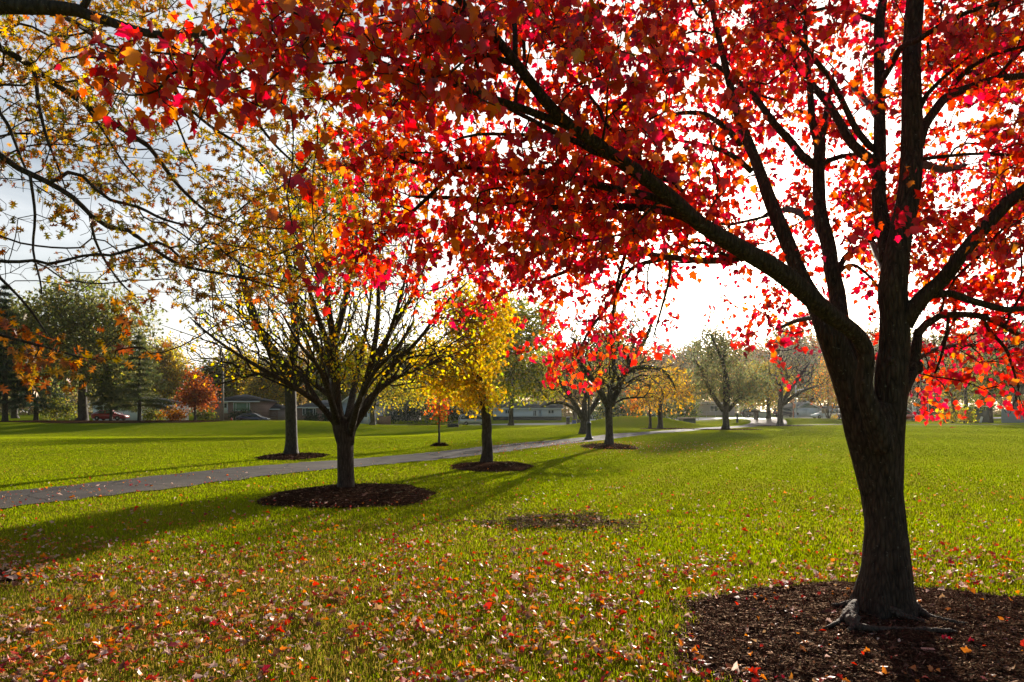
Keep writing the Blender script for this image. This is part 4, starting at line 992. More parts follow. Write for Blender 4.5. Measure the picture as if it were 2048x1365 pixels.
# ------------------------------------------------------------------ other park trees
YEL = [(.56, .36, .02), (.48, .26, .015), (.34, .30, .03), (.60, .42, .05)]
GRN = [(.10, .115, .022), (.15, .15, .025), (.22, .19, .03), (.07, .09, .02)]
OLV = [(.17, .15, .03), (.12, .12, .03), (.26, .20, .03), (.32, .22, .03)]
GRY = [(.12, .125, .05), (.09, .10, .04), (.17, .16, .06), (.20, .16, .05)]
RUS = [(.40, .13, .02), (.34, .20, .03), (.22, .15, .03), (.16, .15, .03)]
DRK = [(.025, .045, .022), (.035, .055, .03), (.02, .035, .02)]
simple_tree('oak_tree', 'thick trunked oak with sparse olive leaves standing just beyond the footpath', 582, 23.0, [(560, 500, 190, 200), (450, 560, 120, 120), (700, 430, 110, 130), (600, 330, 130, 90), (540, 720, 110, 40)], 700, OLV, [3, 2, 2, 1], 0.10, 4, 0.16, 11, 765, OVAL, lead=(598, 735),
            limbs=[[(585, 775, 11, 0), (560, 720, 10, -.4), (530, 680, 9, -.8), (500, 610, 8, -1.2), (480, 540, 6, -1.4), (440, 480, 3, -1.6)], [(590, 770, 10, 0), (640, 720, 9, .4), (680, 640, 7, .8), (700, 540, 5, 1), (720, 430, 3, 1.2)], [(586, 740, 9, 0), (590, 650, 8, -.4), (580, 540, 6, -1), (560, 430, 4, -1.4)]], bark=M['oak_bark'], r0=0.010, bf=0.35, step=0.3)
simple_tree('yellow_pear', 'rounded pear tree in full yellow leaf behind a mulch ring', 973, 19.9, [(950, 690, 62, 100), (895, 745, 72, 58), (950, 795, 60, 28), (930, 625, 65, 65), (1000, 630, 40, 70), (860, 720, 40, 40)], 950, YEL, [4, 2.5, 1.5, 2.5], 0.098, 12, 0.13, 10.5, 838, OVAL, bark=M['pear_bark'], r0=0.004, bf=0.35, step=0.22)
simple_tree('maple_sapling', 'slim young sapling with orange red leaves on a thin straight stem', 878, 30.2, [(880, 808, 28, 24), (876, 828, 26, 16), (885, 785, 20, 16)], 110, [(.45, .10, .02), (.40, .05, .03), (.25, .22, .03), (.15, .16, .025)], [3, 2, 1.4, 1], 0.085, 6, 0.10, 2.0, 846, MAPLE, r0=0.004, step=0.25)
simple_tree('crabapple_tree', 'leafless forked tree with arching drooping twigs behind the lamp post', 1218, 29.0, [(1225, 690, 100, 85), (1160, 680, 60, 60), (1300, 760, 65, 45), (1270, 650, 60, 50)], 1100, OLV, [2, 1, 2, 2], 0.085, 2.2, 0.1, 7.2, 806, OVAL, lead=(1222, 770), bark=M['oak_bark'], r0=0.011, step=0.25, bf=0.4,
            limbs=[[(1215, 812, 6.5, 0), (1195, 775, 6, -.2), (1176, 750, 5.5, -.4), (1160, 725, 4, -.5), (1148, 680, 3, -.6)], [(1220, 812, 6.5, 0), (1236, 780, 6, .2), (1243, 760, 6, .3), (1262, 725, 5, .4), (1290, 680, 4, .5), (1310, 630, 2, .6)], [(1250, 745, 5, .3), (1280, 737, 4.5, .2), (1310, 736, 4, 0), (1335, 750, 3, -.2), (1352, 780, 1.5, -.3)], [(1240, 765, 5, .3), (1225, 720, 4, 1), (1222, 660, 3, 1.5), (1235, 600, 1.5, 1.8)]])
simple_tree('ash_tree', 'spreading nearly leafless tree on the far side of the path beside the lamp post', 1168, 45.5, [(1150, 740, 75, 70), (1190, 700, 60, 60), (1110, 775, 45, 30), (1200, 770, 40, 40)], 800, OLV, [2, 1, 2, 3], 0.12, 2.5, 0.2, 7.5, 832, OVAL, lead=(1170, 790), bark=M['far_bark'], r0=0.016, step=0.35, bf=0.4,
            limbs=[[(1166, 840, 6, 0), (1150, 810, 5, -.4), (1135, 785, 4, -.6), (1118, 760, 3, -.8)], [(1170, 838, 6, 0), (1190, 808, 5, .4), (1205, 780, 4, .6), (1215, 740, 2, .8)], [(1155, 822, 4, 0), (1130, 808, 3.5, .4), (1105, 806, 2.5, .6), (1080, 815, 1.2, .7)]])
simple_tree('weeping_tree', 'weeping tree with rusty yellow hanging leaves on the mound', 1320, 57.0, [(1335, 770, 58, 45), (1370, 790, 32, 35), (1300, 800, 35, 25)], 420, [(.42, .24, .02), (.30, .17, .03), (.22, .14, .04), (.50, .33, .03)], [3, 2, 2, 2], 0.20, 3.5, 0.3, 4.8, 812, OVAL, r0=0.01, leafdroop=1.0)
simple_tree('weeping_tree', 'slimmer weeping tree with orange brown leaves at the left of the mound', 1300, 58.0, [(1280, 790, 38, 32), (1262, 812, 20, 15), (1300, 770, 25, 25)], 190, [(.40, .20, .02), (.28, .15, .03), (.42, .12, .02)], [3, 2, 1.4], 0.20, 3.0, 0.3, 2.6, 816, OVAL, r0=0.01, leafdroop=1.0)
simple_tree('honey_locust', 'feathery grey green tree beside the footpath in front of the road', 1451, 54.3, [(1440, 705, 62, 52), (1500, 765, 50, 42), (1410, 760, 40, 40), (1465, 780, 60, 30), (1420, 670, 30, 25)], 1100, GRY, [3, 2, 2, 1], 0.18, 6.5, 0.26, 6.2, 820, OVAL, r0=0.008, step=0.35, limbs=[[(1447, 822, 5, 0), (1425, 790, 4, 0), (1405, 745, 3, .3), (1390, 720, 1.5, .5)], [(1453, 822, 5, 0), (1456, 770, 4, -.5), (1440, 710, 3, -.8), (1420, 670, 1.5, -1)], [(1456, 822, 4, 0), (1480, 795, 3.5, .4), (1505, 760, 2, .8)]])
simple_tree('green_ash', 'bushy yellow green tree with a short trunk beside the forecourt', 1537, 88.0, [(1535, 775, 40, 42), (1505, 785, 30, 32), (1560, 760, 26, 30), (1520, 745, 30, 25)], 600, OLV, [2, 2, 3, 1], 0.26, 9, 0.35, 4.2, 815, OVAL, r0=0.012)
simple_tree('bare_elm', 'dark leafless spreading tree near the traffic signal', 1560, 66.0, [(1595, 760, 55, 55), (1560, 735, 40, 40), (1630, 770, 35, 30)], 330, OLV, [1, 1, 1, 1], 0.12, 0.4, 0.2, 5.2, 815, OVAL, lead=(1564, 770), r0=0.022, bark=M['oak_bark'], limbs=[[(1560, 818, 4.5, 0), (1580, 780, 4, .3), (1605, 745, 3, .5), (1620, 725, 1.5, .7)], [(1562, 812, 4, 0), (1600, 785, 3, -.5), (1640, 770, 1.5, -.9)]])
simple_tree('multistem_tree', 'small multi stemmed tree with orange green leaves in front of the white sedan', 1656, 100.0, [(1655, 785, 38, 30), (1640, 765, 25, 25), (1675, 760, 25, 35), (1655, 745, 28, 30)], 330, RUS, [2, 2, 2, 2], 0.28, 5, 0.4, 1.6, 822, OVAL, r0=0.012, limbs=[[(1655, 838, 1.4, 0), (1645, 815, 1.2, 0), (1630, 790, 1, .4)], [(1658, 838, 1.4, 0), (1668, 812, 1.2, 0), (1676, 785, 1, .4)]])
simple_tree('street_tree', 'tall olive green tree between the street and the white house', 1022, 91.0, [(1040, 735, 85, 75), (1060, 650, 62, 65), (980, 720, 60, 70), (1090, 760, 45, 45), (1010, 640, 50, 55)], 1500, [(.27, .25, .02), (.17, .19, .015), (.40, .32, .025), (.11, .13, .015)], [3, 2.4, 2, 2], 0.36, 11, 0.5, 5.2, 826, OVAL, r0=0.015)
simple_tree('street_tree', 'yellow leaved tree behind the bare pear on the street verge', 745, 90.5, [(745, 790, 45, 40), (790, 775, 40, 42), (830, 790, 35, 35), (720, 745, 40, 40)], 420, [(.40, .30, .03), (.26, .22, .03), (.18, .17, .03)], [3, 2, 2], 0.28, 6, 0.45, 5, 822, OVAL, r0=0.015)
# left group
simple_tree('willow_tree', 'very large grey green tree towering over the pines at the left', 165, 91.0, [(140, 690, 105, 105), (215, 690, 90, 85), (90, 640, 80, 70), (175, 610, 90, 55), (265, 650, 55, 60), (60, 700, 60, 80), (240, 760, 60, 50)], 2300, [(.15, .155, .055), (.10, .11, .035), (.22, .20, .06), (.19, .17, .03)], [3, 2, 1.5, 2], 0.44, 9, 0.55, 9, 800, SLIM + OVAL, r0=0.015, shell=0.36)
simple_tree('red_maple_tree', 'small round orange red tree in front of the brick house', 390, 92.0, [(395, 775, 34, 40), (380, 800, 30, 24), (412, 795, 24, 26)], 330, [(.27, .075, .03), (.33, .12, .03), (.20, .05, .03)], [3, 2, 1.5], 0.24, 8, 0.35, 2.2, 818, MAPLE, r0=0.01)
simple_tree('orange_bush', 'low orange leaved bush left of the small red tree', 345, 93.0, [(345, 826, 24, 16), (362, 832, 14, 10)], 120, [(.36, .13, .02), (.30, .17, .03)], [2, 1], 0.26, 7, 0.3, 1.5, 834, OVAL, cat='bush')
simple_tree('ash_tree', 'sparse dark tree on the right behind hanging red leaves', 1932, 82.0, [(1935, 760, 50, 50), (1925, 715, 45, 45), (1965, 735, 40, 40), (1890, 760, 35, 40)], 420, OLV, [2, 1, 2, 1], 0.22, 3, 0.4, 4, 810, OVAL, r0=0.014, bark=M['oak_bark'])
simple_tree('ash_tree', 'thin dark trunked tree beside the faded red sign', 1905, 82.0, [(1905, 740, 40, 45), (1895, 790, 25, 25)], 170, OLV, [2, 1, 1, 1], 0.22, 3, 0.4, 2.6, 815, OVAL, r0=0.014, bark=M['oak_bark'])
simple_tree('dark_tree', 'dense dark green tree by the grey panel fence', 1982, 84.0, [(1975, 775, 32, 35), (1990, 745, 35, 35), (1960, 800, 22, 18)], 330, GRN, [2, 2, 1, 3], 0.28, 7, 0.4, 3.4, 822, OVAL, r0=0.014)
simple_tree('yellow_bush', 'leafy yellow green bush at the foot of the sparse dark tree', 1928, 80.5, [(1926, 828, 20, 15), (1905, 836, 10, 9), (1940, 836, 12, 10)], 110, [(.36, .32, .03), (.22, .24, .03), (.40, .28, .03)], [3, 2, 1], 0.26, 6, 0.28, 1.2, 836, OVAL, cat='bush')
simple_tree('yellow_bush', 'small yellow bush beside the thin dark trunked tree', 1888, 81.5, [(1887, 834, 9, 9), (1890, 824, 7, 8)], 45, [(.40, .32, .03), (.26, .24, .03)], [2, 1], 0.24, 5, 0.25, 1.0, 838, OVAL, cat='bush')

# pines with whorled drooping boughs
def pine(label, px, Y, top_py, half_px, bare_py, col, trunk_px=3.5, n_wh=14):
    x = GX(px, Y); z0 = gz(x, Y); s = Y / F; base = np.array([x, Y, z0]); zt = H + (HY - top_py) * s; zb = H + (HY - bare_py) * s
    root = thing('pine_tree', label, 'tree', base, 0, 'pines by the street')
    link('trunk', limb_mesh('trunk', [catmull([(0, 0, -.2, trunk_px * s * 1.3), (0, 0, .5, trunk_px * s), (0, 0, (zt - z0) * .6, trunk_px * s * .6), (0, 0, zt - z0, .03)], .6)], 10), M['far_bark'], root)
    mb = MB(); pos, ax = [], []
    for w in np.linspace(0, 1, n_wh):
        z = zb + (zt - zb) * w - z0; Lr = half_px * s * (1 - w) ** 0.72 * (0.75 + 0.35 * random.random()) + 0.25
        for k in range(7):
            a = random.uniform(0, 2 * math.pi); d = np.array([math.cos(a), math.sin(a), 0]); l = Lr * random.uniform(0.6, 1.1)
            p = np.array([np.array([0, 0, z]) + d * l * t + np.array([0, 0, l * (0.18 * t - 0.32 * t * t)]) for t in np.linspace(0, 1, 5)])
            v, q, t_ = sweep(p, np.linspace(.05, .012, 5), 4); mb.add(v, q, t_)
            m = int(8 + l * 8)
            for t in rng.uniform(0.25, 1, m):
                c = np.array([0, 0, z]) + d * l * t + np.array([0, 0, l * (0.18 * t - 0.32 * t * t)]) + rng.normal(0, 1, 3) * np.array([.30, .30, .05]) * (0.5 + l * .25)
                pos.append(c); ax.append(d + rng.normal(0, .45, 3) + np.array([0, 0, .1]))
    mb.build('branches', M['far_bark'], root)
    N = len(pos); pos = np.array(pos); ax = np.array(ax)
    cc = palette(N, col, [1] * len(col), .25) 
    link('crown', leaf_mesh('crown', NEEDLE, pos, frames(ax, rng.normal(0, 1, (N, 3)) + np.array([0, 0, 1.])), 0.42 * np.exp(rng.normal(0, .25, N)), cc), M['needle'], root)
PN = [(.06, .08, .03), (.09, .10, .035), (.12, .12, .035)]
pine('dark pointed pine with layered boughs standing right of the grey green tree', 279, 87.0, 675, 66, 812, PN, 3.8)
pine('shorter pine in front of the red car', 222, 89.0, 735, 44, 815, PN, 3.0, 11)
pine('tall dark pine at the far left edge', 10, 88.0, 575, 62, 805, DRK, 5.5, 18)
pine('dark pine second from the far left edge', 72, 93.0, 640, 60, 812, DRK, 4.5, 15)
pine('dark conifer far behind the brick garage', 508, 150.0, 770, 16, 822, DRK, 2.0, 14)

# shrubs and hedges
def shrub(label, px, Y, blobs, n, cols, size=0.3, name='shrub', group=None):
    x = GX(px, Y); base = np.array([x, Y, gz(x, Y)]); root = thing(name, label, 'shrub' if name != 'hedge' else 'hedge', base, 0, group)
    T = blob_points(blobs, Y, n, 0.8, 0.4); T = T[T[:, 2] > base[2] + 0.05]
    last = unit(T - base)
    sk = Skel(n * 12 + 200); sk.limb([(base[0], base[1], base[2] - .05, .06), (base[0], base[1], base[2] + .35, .03)], .1)
    e, last = sk.grow(T, 0.5, 0.4); r = sk.radii(0.008, 2.4, .05); sk.pos[:sk.n] -= base
    tm = sk.twig_mesh('branches', r, 3); link('branches', tm, M['far_bark'], root)
    p_, f_, s_, c_ = leaves_at(T, last, 7, size, size * .8, cols, [1] * len(cols), .2)
    link('foliage', leaf_mesh('foliage', OVAL, p_ - base, f_, s_, c_), M['leaf'], root)
shrub('broad dark green shrub under the pines at the far left', 112, 94, [(112, 810, 30, 26), (140, 822, 18, 16), (90, 822, 20, 16)], 260, GRN)
shrub('low clipped dark shrub under the picture window of the brick house', 483, 115, [(472, 830, 12, 8), (488, 829, 12, 8), (500, 830, 8, 8)], 150, DRK + GRN[:1])
shrub('rounded dark shrub in front of the second brick house', 623, 112, [(623, 834, 17, 11)], 120, DRK)
shrub('small dark shrub beside the trunk of the bare pear', 653, 113, [(656, 835, 14, 11)], 90, DRK)
shrub('tall dark evergreen hedge left of the silver minivan', 840, 122, [(815, 822, 30, 24), (850, 815, 34, 30), (790, 832, 22, 14)], 420, DRK, .35, 'hedge')
shrub('dark clipped shrub just behind the sapling crown', 905, 123, [(905, 826, 20, 18), (925, 832, 14, 12)], 170, DRK, .35)
shrub('dense dark hedge behind the mound', 1255, 92, [(1235, 818, 26, 20), (1272, 818, 22, 20), (1205, 822, 20, 18)], 380, DRK + GRN[:2], .35, 'hedge')
shrub('dark bushy hedge at the right end of the mound', 1390, 95, [(1375, 818, 24, 16), (1352, 822, 18, 14), (1325, 822, 20, 16)], 260, DRK + GRN[:2], .35, 'hedge')
shrub('shaggy green shrub between the pine and the orange bush', 300, 95, [(300, 828, 16, 14), (322, 832, 10, 9)], 130, GRN)
shrub('green foundation shrub behind the small red tree', 408, 104, [(405, 830, 14, 10), (424, 830, 9, 11)], 100, GRN)
shrub('dark shrub behind the fuel sign across the lawn', 1865, 105, [(1850, 815, 24, 18), (1875, 805, 18, 24)], 200, DRK, .35)

# trees beyond the street: a few kinds, copied
def copy_tree(o, parent=None):
    c = o.copy(); COL.objects.link(c)
    if parent is not None: c.parent = parent
    for ch in list(o.children): copy_tree(ch, c)
    return c
KINDS = []
for kx, (nm, cols, wts, dens, kind) in enumerate([
        ('yellow_tree', [(.36, .26, .04), (.24, .20, .04), (.45, .30, .04)], [2, 2, 1], 5, 'yellow'),
        ('green_tree', [(.10, .12, .04), (.14, .15, .05), (.18, .17, .05)], [2, 2, 1], 6, 'dull green'),
        ('brown_tree', [(.24, .15, .06), (.18, .14, .06), (.30, .17, .06)], [2, 2, 1], 3, 'thin brownish'),
        ('rust_tree', [(.34, .15, .04), (.26, .16, .05), (.20, .17, .05)], [2, 1, 1], 5, 'rust coloured')]):
    hold = P(0, 0, 1)
    Y = 150.0; o = simple_tree(nm, 'x', 1024, Y, [(1024, 760, 44, 40), (1000, 780, 30, 25), (1048, 780, 30, 25), (1030, 735, 30, 28)], 700, cols, wts, 0.42, dens * 3, 0.75, 3.2, 812, OVAL, r0=0.03, step=1.0, ground=0.0)
    KINDS.append((o, kind))
FARS = [  # px, Y, scale, kind, where
    (30, 135, 1.55, 1, 'behind the tall pine at the far left'), (110, 140, 1.5, 2, 'behind the large grey green tree'), (215, 138, 1.25, 0, 'behind the red car'), (330, 150, 1.15, 0, 'above the orange bush'),
    (420, 155, 1.0, 1, 'just left of the brick house roof'), (470, 160, 1.15, 0, 'above the brick house roof'), (545, 150, 1.05, 0, 'above the brick garage'), (600, 158, 1.25, 2, 'behind the oak trunk'),
    (665, 150, 1.2, 1, 'behind the bare pear trunk'), (730, 152, 1.3, 0, 'behind the blue grey house'), (800, 148, 1.2, 1, 'above the tall dark hedge'), (860, 150, 1.3, 0, 'behind the sapling'),
    (930, 155, 1.25, 2, 'above the silver minivan'), (1000, 170, 1.5, 1, 'behind the white house at its left end'), (1090, 172, 1.4, 2, 'behind the white house at its right end'), (1150, 160, 1.35, 2, 'behind the lamp post'),
    (1215, 165, 1.4, 1, 'behind the forked crabapple'), (1270, 175, 1.5, 3, 'above the hedge behind the mound'), (1330, 178, 1.45, 2, 'above the weeping trees'), (1385, 185, 1.6, 1, 'left of the feathery tree by the path'),
    (1450, 190, 1.5, 2, 'behind the feathery tree by the path'), (1505, 195, 1.5, 3, 'behind the chain link fence'), (1570, 198, 1.7, 1, 'behind the bare dark tree near the signal'), (1625, 200, 1.75, 3, 'above the green gabled garage'),
    (1690, 195, 1.7, 3, 'behind the multi stemmed tree'), (1745, 190, 1.7, 2, 'behind the red maple trunk'), (1800, 170, 1.6, 1, 'right of the red maple trunk'), (1850, 160, 1.45, 2, 'above the fuel truck'),
    (1910, 150, 1.4, 1, 'behind the faded red sign'), (1970, 140, 1.35, 2, 'behind the dark shed'), (2030, 135, 1.35, 1, 'behind the grey panel fence'), (-60, 130, 1.5, 1, 'beyond the left border'), (2110, 130, 1.3, 3, 'beyond the right border')]
used = set()
for px, Y, sc, k, where in FARS:
    src, kind = KINDS[k]
    o = src if k not in used else copy_tree(src)
    used.add(k)
    x = GX(px, Y); o.location = (x, Y, gz(x, Y) - 0.1); o.scale = (sc, sc, sc * random.uniform(.9, 1.12)); o.rotation_euler.z = random.uniform(0, 6.28)
    tag(o, f'{kind} tree far off {where}', 'tree', 'trees beyond the street')
# the far-off wood: one mass
n = 7500
x = rng.uniform(-260, 300, n); y = 225 + rng.normal(0, 9, n) + 0.02 * np.abs(x); hmax = 11 + 3 * np.sin(x * .09) + 2.5 * np.sin(x * .23 + 1)
z = ground_z(x, y) - 0.4 + hmax * rng.uniform(0, 1, n) ** 0.95
p_, f_, s_, c_ = leaves_at(np.column_stack([x, y, z]), unit(rng.normal(0, 1, (n, 3))), 7, 1.2, 1.5, [(.14, .12, .06), (.20, .15, .06), (.10, .11, .05)], [1, 1, 1], .1)
tag(link('far_woods', leaf_mesh('far_woods', CLUMP, p_[::3], f_[::3], s_[::3], c_[::3]), M['leaf']), 'hazy brown green wood along the horizon', 'woods', kind='stuff')

# ------------------------------------------------------------------ houses
def at(px, Y): x = GX(px, Y); return x, gz(x, Y)
def house(name, label, px0, px1, Y, eave_py, ridge_py, depth, wall, roof, hip=True, z0=None, wins=(), doors=(), over=0.45, base_mat=None, rz=0, cat='house', gable=None, gablemat=None, chimney=None, base_py=None):
    x0, x1 = GX(px0, Y), GX(px1, Y); s = Y / F; xc = (x0 + x1) / 2; w = (x1 - x0) / 2
    zb = gz(xc, Y) - 0.15 if base_py is None else H + (HY - base_py) * s
    ze = H + (HY - eave_py) * s - zb; zr = H + (HY - ridge_py) * s - zb
    root = thing(name, label, cat, (xc, Y, zb), rz)
    mb = MB(); mb.box(-w, 0, -.6, w, depth, ze)
    front_gable = gable is not None
    if front_gable:
        mb.add([(-w, 0.002, ze), (w, 0.002, ze), (0, 0.002, zr), (-w, depth, ze), (w, depth, ze), (0, depth, zr)], (), [(0, 1, 2), (3, 5, 4)]) if gablemat is None else None
    mb.build('wall', wall, root)
    if base_mat is not None: MB().box(-w - .01, -.03, -.6, w + .01, 0.02, .45).build('foundation', base_mat, root)
    rf = MB(); o = over
    if front_gable:
        for sgn in (-1, 1):
            e = (sgn * (w + o), ze - o * (zr - ze) / w); th = .16
            v = [(e[0], -o, e[1]), (0, -o, zr), (0, depth + o, zr), (e[0], depth + o, e[1])]; v += [(a, b, c + th) for a, b, c in v]
            rf.add(v, [(0, 1, 2, 3), (4, 7, 6, 5), (0, 4, 5, 1), (1, 5, 6, 2), (2, 6, 7, 3), (3, 7, 4, 0)])
    else:
        hx = min(w, depth / 2) * 0.95 if hip else 0
        rl = max(w - hx, 0.1) + (0 if hip else o)
        v = [(-w - o, -o, ze), (w + o, -o, ze), (w + o, depth + o, ze), (-w - o, depth + o, ze), (-rl, depth / 2, zr), (rl, depth / 2, zr)]
        rf.add(v, [(0, 1, 5, 4), (2, 3, 4, 5), (3, 2, 1, 0)], [(1, 2, 5), (3, 0, 4)])
    ro = rf.build('roof', roof, root)
    if not front_gable: MB().box(-w - o - .02, -o - .06, ze - .2, w + o + .02, -o + .02, ze - .01).build('gutter', M['white'], ro)
    else:
        g = MB()
        for sgn in (-1, 1): g.bar((sgn * (w + o), -o - .03, ze - o * (zr - ze) / w + .05), (0, -o - .03, zr + .08), .12, 4)
        g.build('bargeboard', M['white'], ro)
        if gablemat is not None:
            MB().prism([(-w, ze), (w, ze), (0, zr)], 0.0, .12).build('gable', gablemat, root)
    if chimney: MB().box(chimney - .35, depth / 2 - .3, zr - .8, chimney + .35, depth / 2 + .3, zr + .7).build('chimney', M['brick'], ro)
    for (a, b, t, bt, mat, mull) in wins:
        X0, X1 = GX(a, Y) - xc, GX(b, Y) - xc; Z1, Z0 = H + (HY - t) * s - zb, H + (HY - bt) * s - zb
        fr = MB(); k = .09
        fr.box(X0, -.07, Z0, X0 + k, .01, Z1).box(X1 - k, -.07, Z0, X1, .01, Z1).box(X0 + k, -.07, Z0, X1 - k, .01, Z0 + k).box(X0 + k, -.07, Z1 - k, X1 - k, .01, Z1)
        for m in mull: xm = X0 + (X1 - X0) * m; fr.box(xm - .05, -.06, Z0 + k, xm + .05, .01, Z1 - k)
        wn = thing('window', None, None); wn.parent = root
        fr.build('frame', M['white'], wn); MB().box(X0 + k, -.025, Z0 + k, X1 - k, .005, Z1 - k).build('pane', mat, wn)
    for (a, b, t, bt, mat) in doors:
        X0, X1 = GX(a, Y) - xc, GX(b, Y) - xc; Z1, Z0 = H + (HY - t) * s - zb, H + (HY - bt) * s - zb
        d = MB().box(X0, -.06, Z0, X1, .01, Z1).build('door', mat, root)
        n = max(1, round((X1 - X0) / 1.2)); pn = MB(); hh = (Z1 - Z0)
        if X1 - X0 < 1.6: pn.box(X0 + .2, -.075, Z0 + hh * .5, X1 - .2, -.055, Z1 - .2); pn.build('pane', M['glass'], d)
        else:
            for j in range(1, 4): pn.box(X0 + .03, -.07, Z0 + hh * j / 4 - .012, X1 - .03, -.055, Z0 + hh * j / 4 + .012)
            pn.build('panel', M['steel'], d)
    return root

house('brick_house', 'single storey brick house with a dark hip roof and wide picture window', 421, 516, 118, 802.5, 787.5, 9.5, M['brick'], M['roof'], True, wins=[(466.5, 500, 805.5, 822.5, M['drape'], (.17, .83))], doors=[(446.5, 456, 805, 827, M['white'])], base_py=841)
house('garage', 'low brick garage with a dark hip roof beside the picture window house', 517.5, 556, 124, 818, 805.5, 6.5, M['brick'], M['roof'], True, cat='garage', base_py=841, doors=[(520, 552, 822, 840, M['brick'])])
house('brick_house', 'brick bungalow with a grey roof half hidden by the oak trunk', 592, 678, 121, 814.5, 800, 9, M['brick'], M['roof_grey'], True, wins=[(605, 632, 817, 831, M['glass'], (.2, .8)), (646, 660, 817, 829, M['glass'], (.5,))], base_py=845)
house('gabled_house', 'pale blue grey gabled house behind the forks of the bare pear', 684, 742, 117, 806, 784, 11, M['blue_siding'], M['roof_grey'], False, gable=True, doors=[(727, 737, 823, 846, M['white'])], wins=[(700, 716, 818, 832, M['glass'], (.5,))], base_py=848)
house('white_house', 'long white sided house with a dark foundation behind the street tree', 986, 1123, 142, 816.5, 803, 9, M['white_siding'], M['roof_grey'], False, base_mat=M['dark_green'], wins=[(1066, 1073, 821, 833, M['glass'], (.5,)), (1010, 1020, 820, 828, M['glass'], (.5,)), (1096, 1108, 820, 828, M['glass'], (.5,))], doors=[(1077, 1083, 820, 834, M['blue_siding'])], base_py=838)
house('white_house', 'white house half hidden behind the pines and the red car', 186, 322, 116, 806, 790, 10, M['white_siding'], M['roof_grey'], True, wins=[(200, 214, 812, 826, M['glass'], (.5,)), (262, 276, 812, 826, M['glass'], (.5,))], base_py=843)
house('beige_house', 'beige house in deep shade behind the tall dark hedge', 770, 830, 135, 815, 800, 9, M['beige'], M['roof_grey'], True, wins=[(792, 804, 819, 832, M['glass'], (.33, .66)), (812, 822, 819, 830, M['glass'], (.5,))], base_py=845)
house('garage', 'white garage with a green front gable across the road', 1592.5, 1636.5, 150, 816, 804.8, 8, M['white_siding'], M['roof_grey'], False, gable=True, gablemat=M['green_siding'], doors=[(1595, 1614.6, 818, 832.5, M['white']), (1616, 1634.5, 818, 832.5, M['white'])], over=.35, cat='garage', base_py=834)
house('beige_building', 'low beige building across the road at the end of the chain link fence', 1400, 1470, 190, 806, 803, 12, M['beige'], M['roof_grey'], True, wins=[(1420, 1436, 812, 824, M['glass'], (.5,)), (1445, 1460, 812, 824, M['glass'], (.5,))], cat='building', base_py=834)
house('grey_building', 'long low grey building right of the green gabled garage', 1641, 1735, 158, 818, 811, 10, M['grey_panel'], M['roof_grey'], True, wins=[(1660, 1668, 822, 830, M['glass'], (.5,)), (1690, 1700, 822, 830, M['glass'], (.5,))], cat='building', base_py=836)

# shed with a pale roof, grey fence and cedar fence
x, z = at(1965, 86); s = 86 / F
r = thing('shed', 'dark green utility shed with a pale flat roof at the right edge of the lawn', 'shed', (x, 86, z))
MB().box(-1.15, 0, -.1, 1.15, 2.2, 1.62).build('wall', M['dark_green'], r, bevel=.02)
MB().box(-1.32, -.2, 1.98, 1.3, 2.4, 2.08).build('roof', M['white'], r)
g = MB()
for xx in (-1.1, -.35, .35, 1.04): g.box(xx, .02, 1.62, xx + .06, .08, 1.98)
g.build('post', M['steel'], r)
MB().box(-1.1, .3, 1.622, 1.1, 2.1, 1.975).build('opening', M['black'], r)
x0, x1 = GX(2004, 84), GX(2190, 84); xm = (x0 + x1) / 2; z = gz(xm, 84)
r = thing('panel_fence', 'plain grey panel fence at the right edge of the lawn', 'fence', (xm, 84, z))
for i in range(4):
    a = x0 - xm + (x1 - x0) * i / 4; b = x0 - xm + (x1 - x0) * (i + 1) / 4
    MB().box(a + .07, -.03, -.1, b - .07, .03, 1.55).build('panel', M['grey_panel'], r, bevel=.01)
    MB().box(a - .06, -.06, -.2, a + .06, .06, 1.68).build('post', M['grey_panel'], r, bevel=.01)
MB().box(x0 - xm + .06, -.045, 1.555, x1 - xm, .045, 1.64).build('rail', M['grey_panel'], r)
x, z = at(768, 118)
r = thing('wooden_fence', 'short cedar board fence left of the tall dark hedge', 'fence', (x, 118, z))
MB().box(-1.1, -.02, -.1, 1.1, .02, 1.45).build('boards', M['fence_wood'], r)
for xx in (-1.16, 1.04): MB().box(xx, -.06, -.2, xx + .12, .06, 1.6).build('post', M['fence_wood'], r)
# chain link fence beyond the road
x0, x1, Yf = GX(1395, 148), GX(1592, 148), 148; xm = (x0 + x1) / 2
r = thing('chain_link_fence', 'low chain link fence running along the far side of the road', 'fence', (xm, Yf, gz(xm, Yf)))
for k in range(12):
    xx = (x0 - xm) + (x1 - x0) * k / 11; MB().bar((xx, 0, -.1), (xx, 0, 1.25), .035, 6).build('post', M['steel'], r)
MB().bar((x0 - xm, 0, 1.22), (x1 - xm, 0, 1.22), .03, 6).build('rail', M['steel'], r)
w = MB()
for k in range(150):
    a = x0 - xm + (x1 - x0) * k / 150
    for d in (1.1, -1.1):
        if x0 - xm <= a + d <= x1 - xm: w.bar((a, 0, .05 if d > 0 else .05), (a + d, 0, 1.15), .006, 3)
w.build('mesh', M['steel'], r)

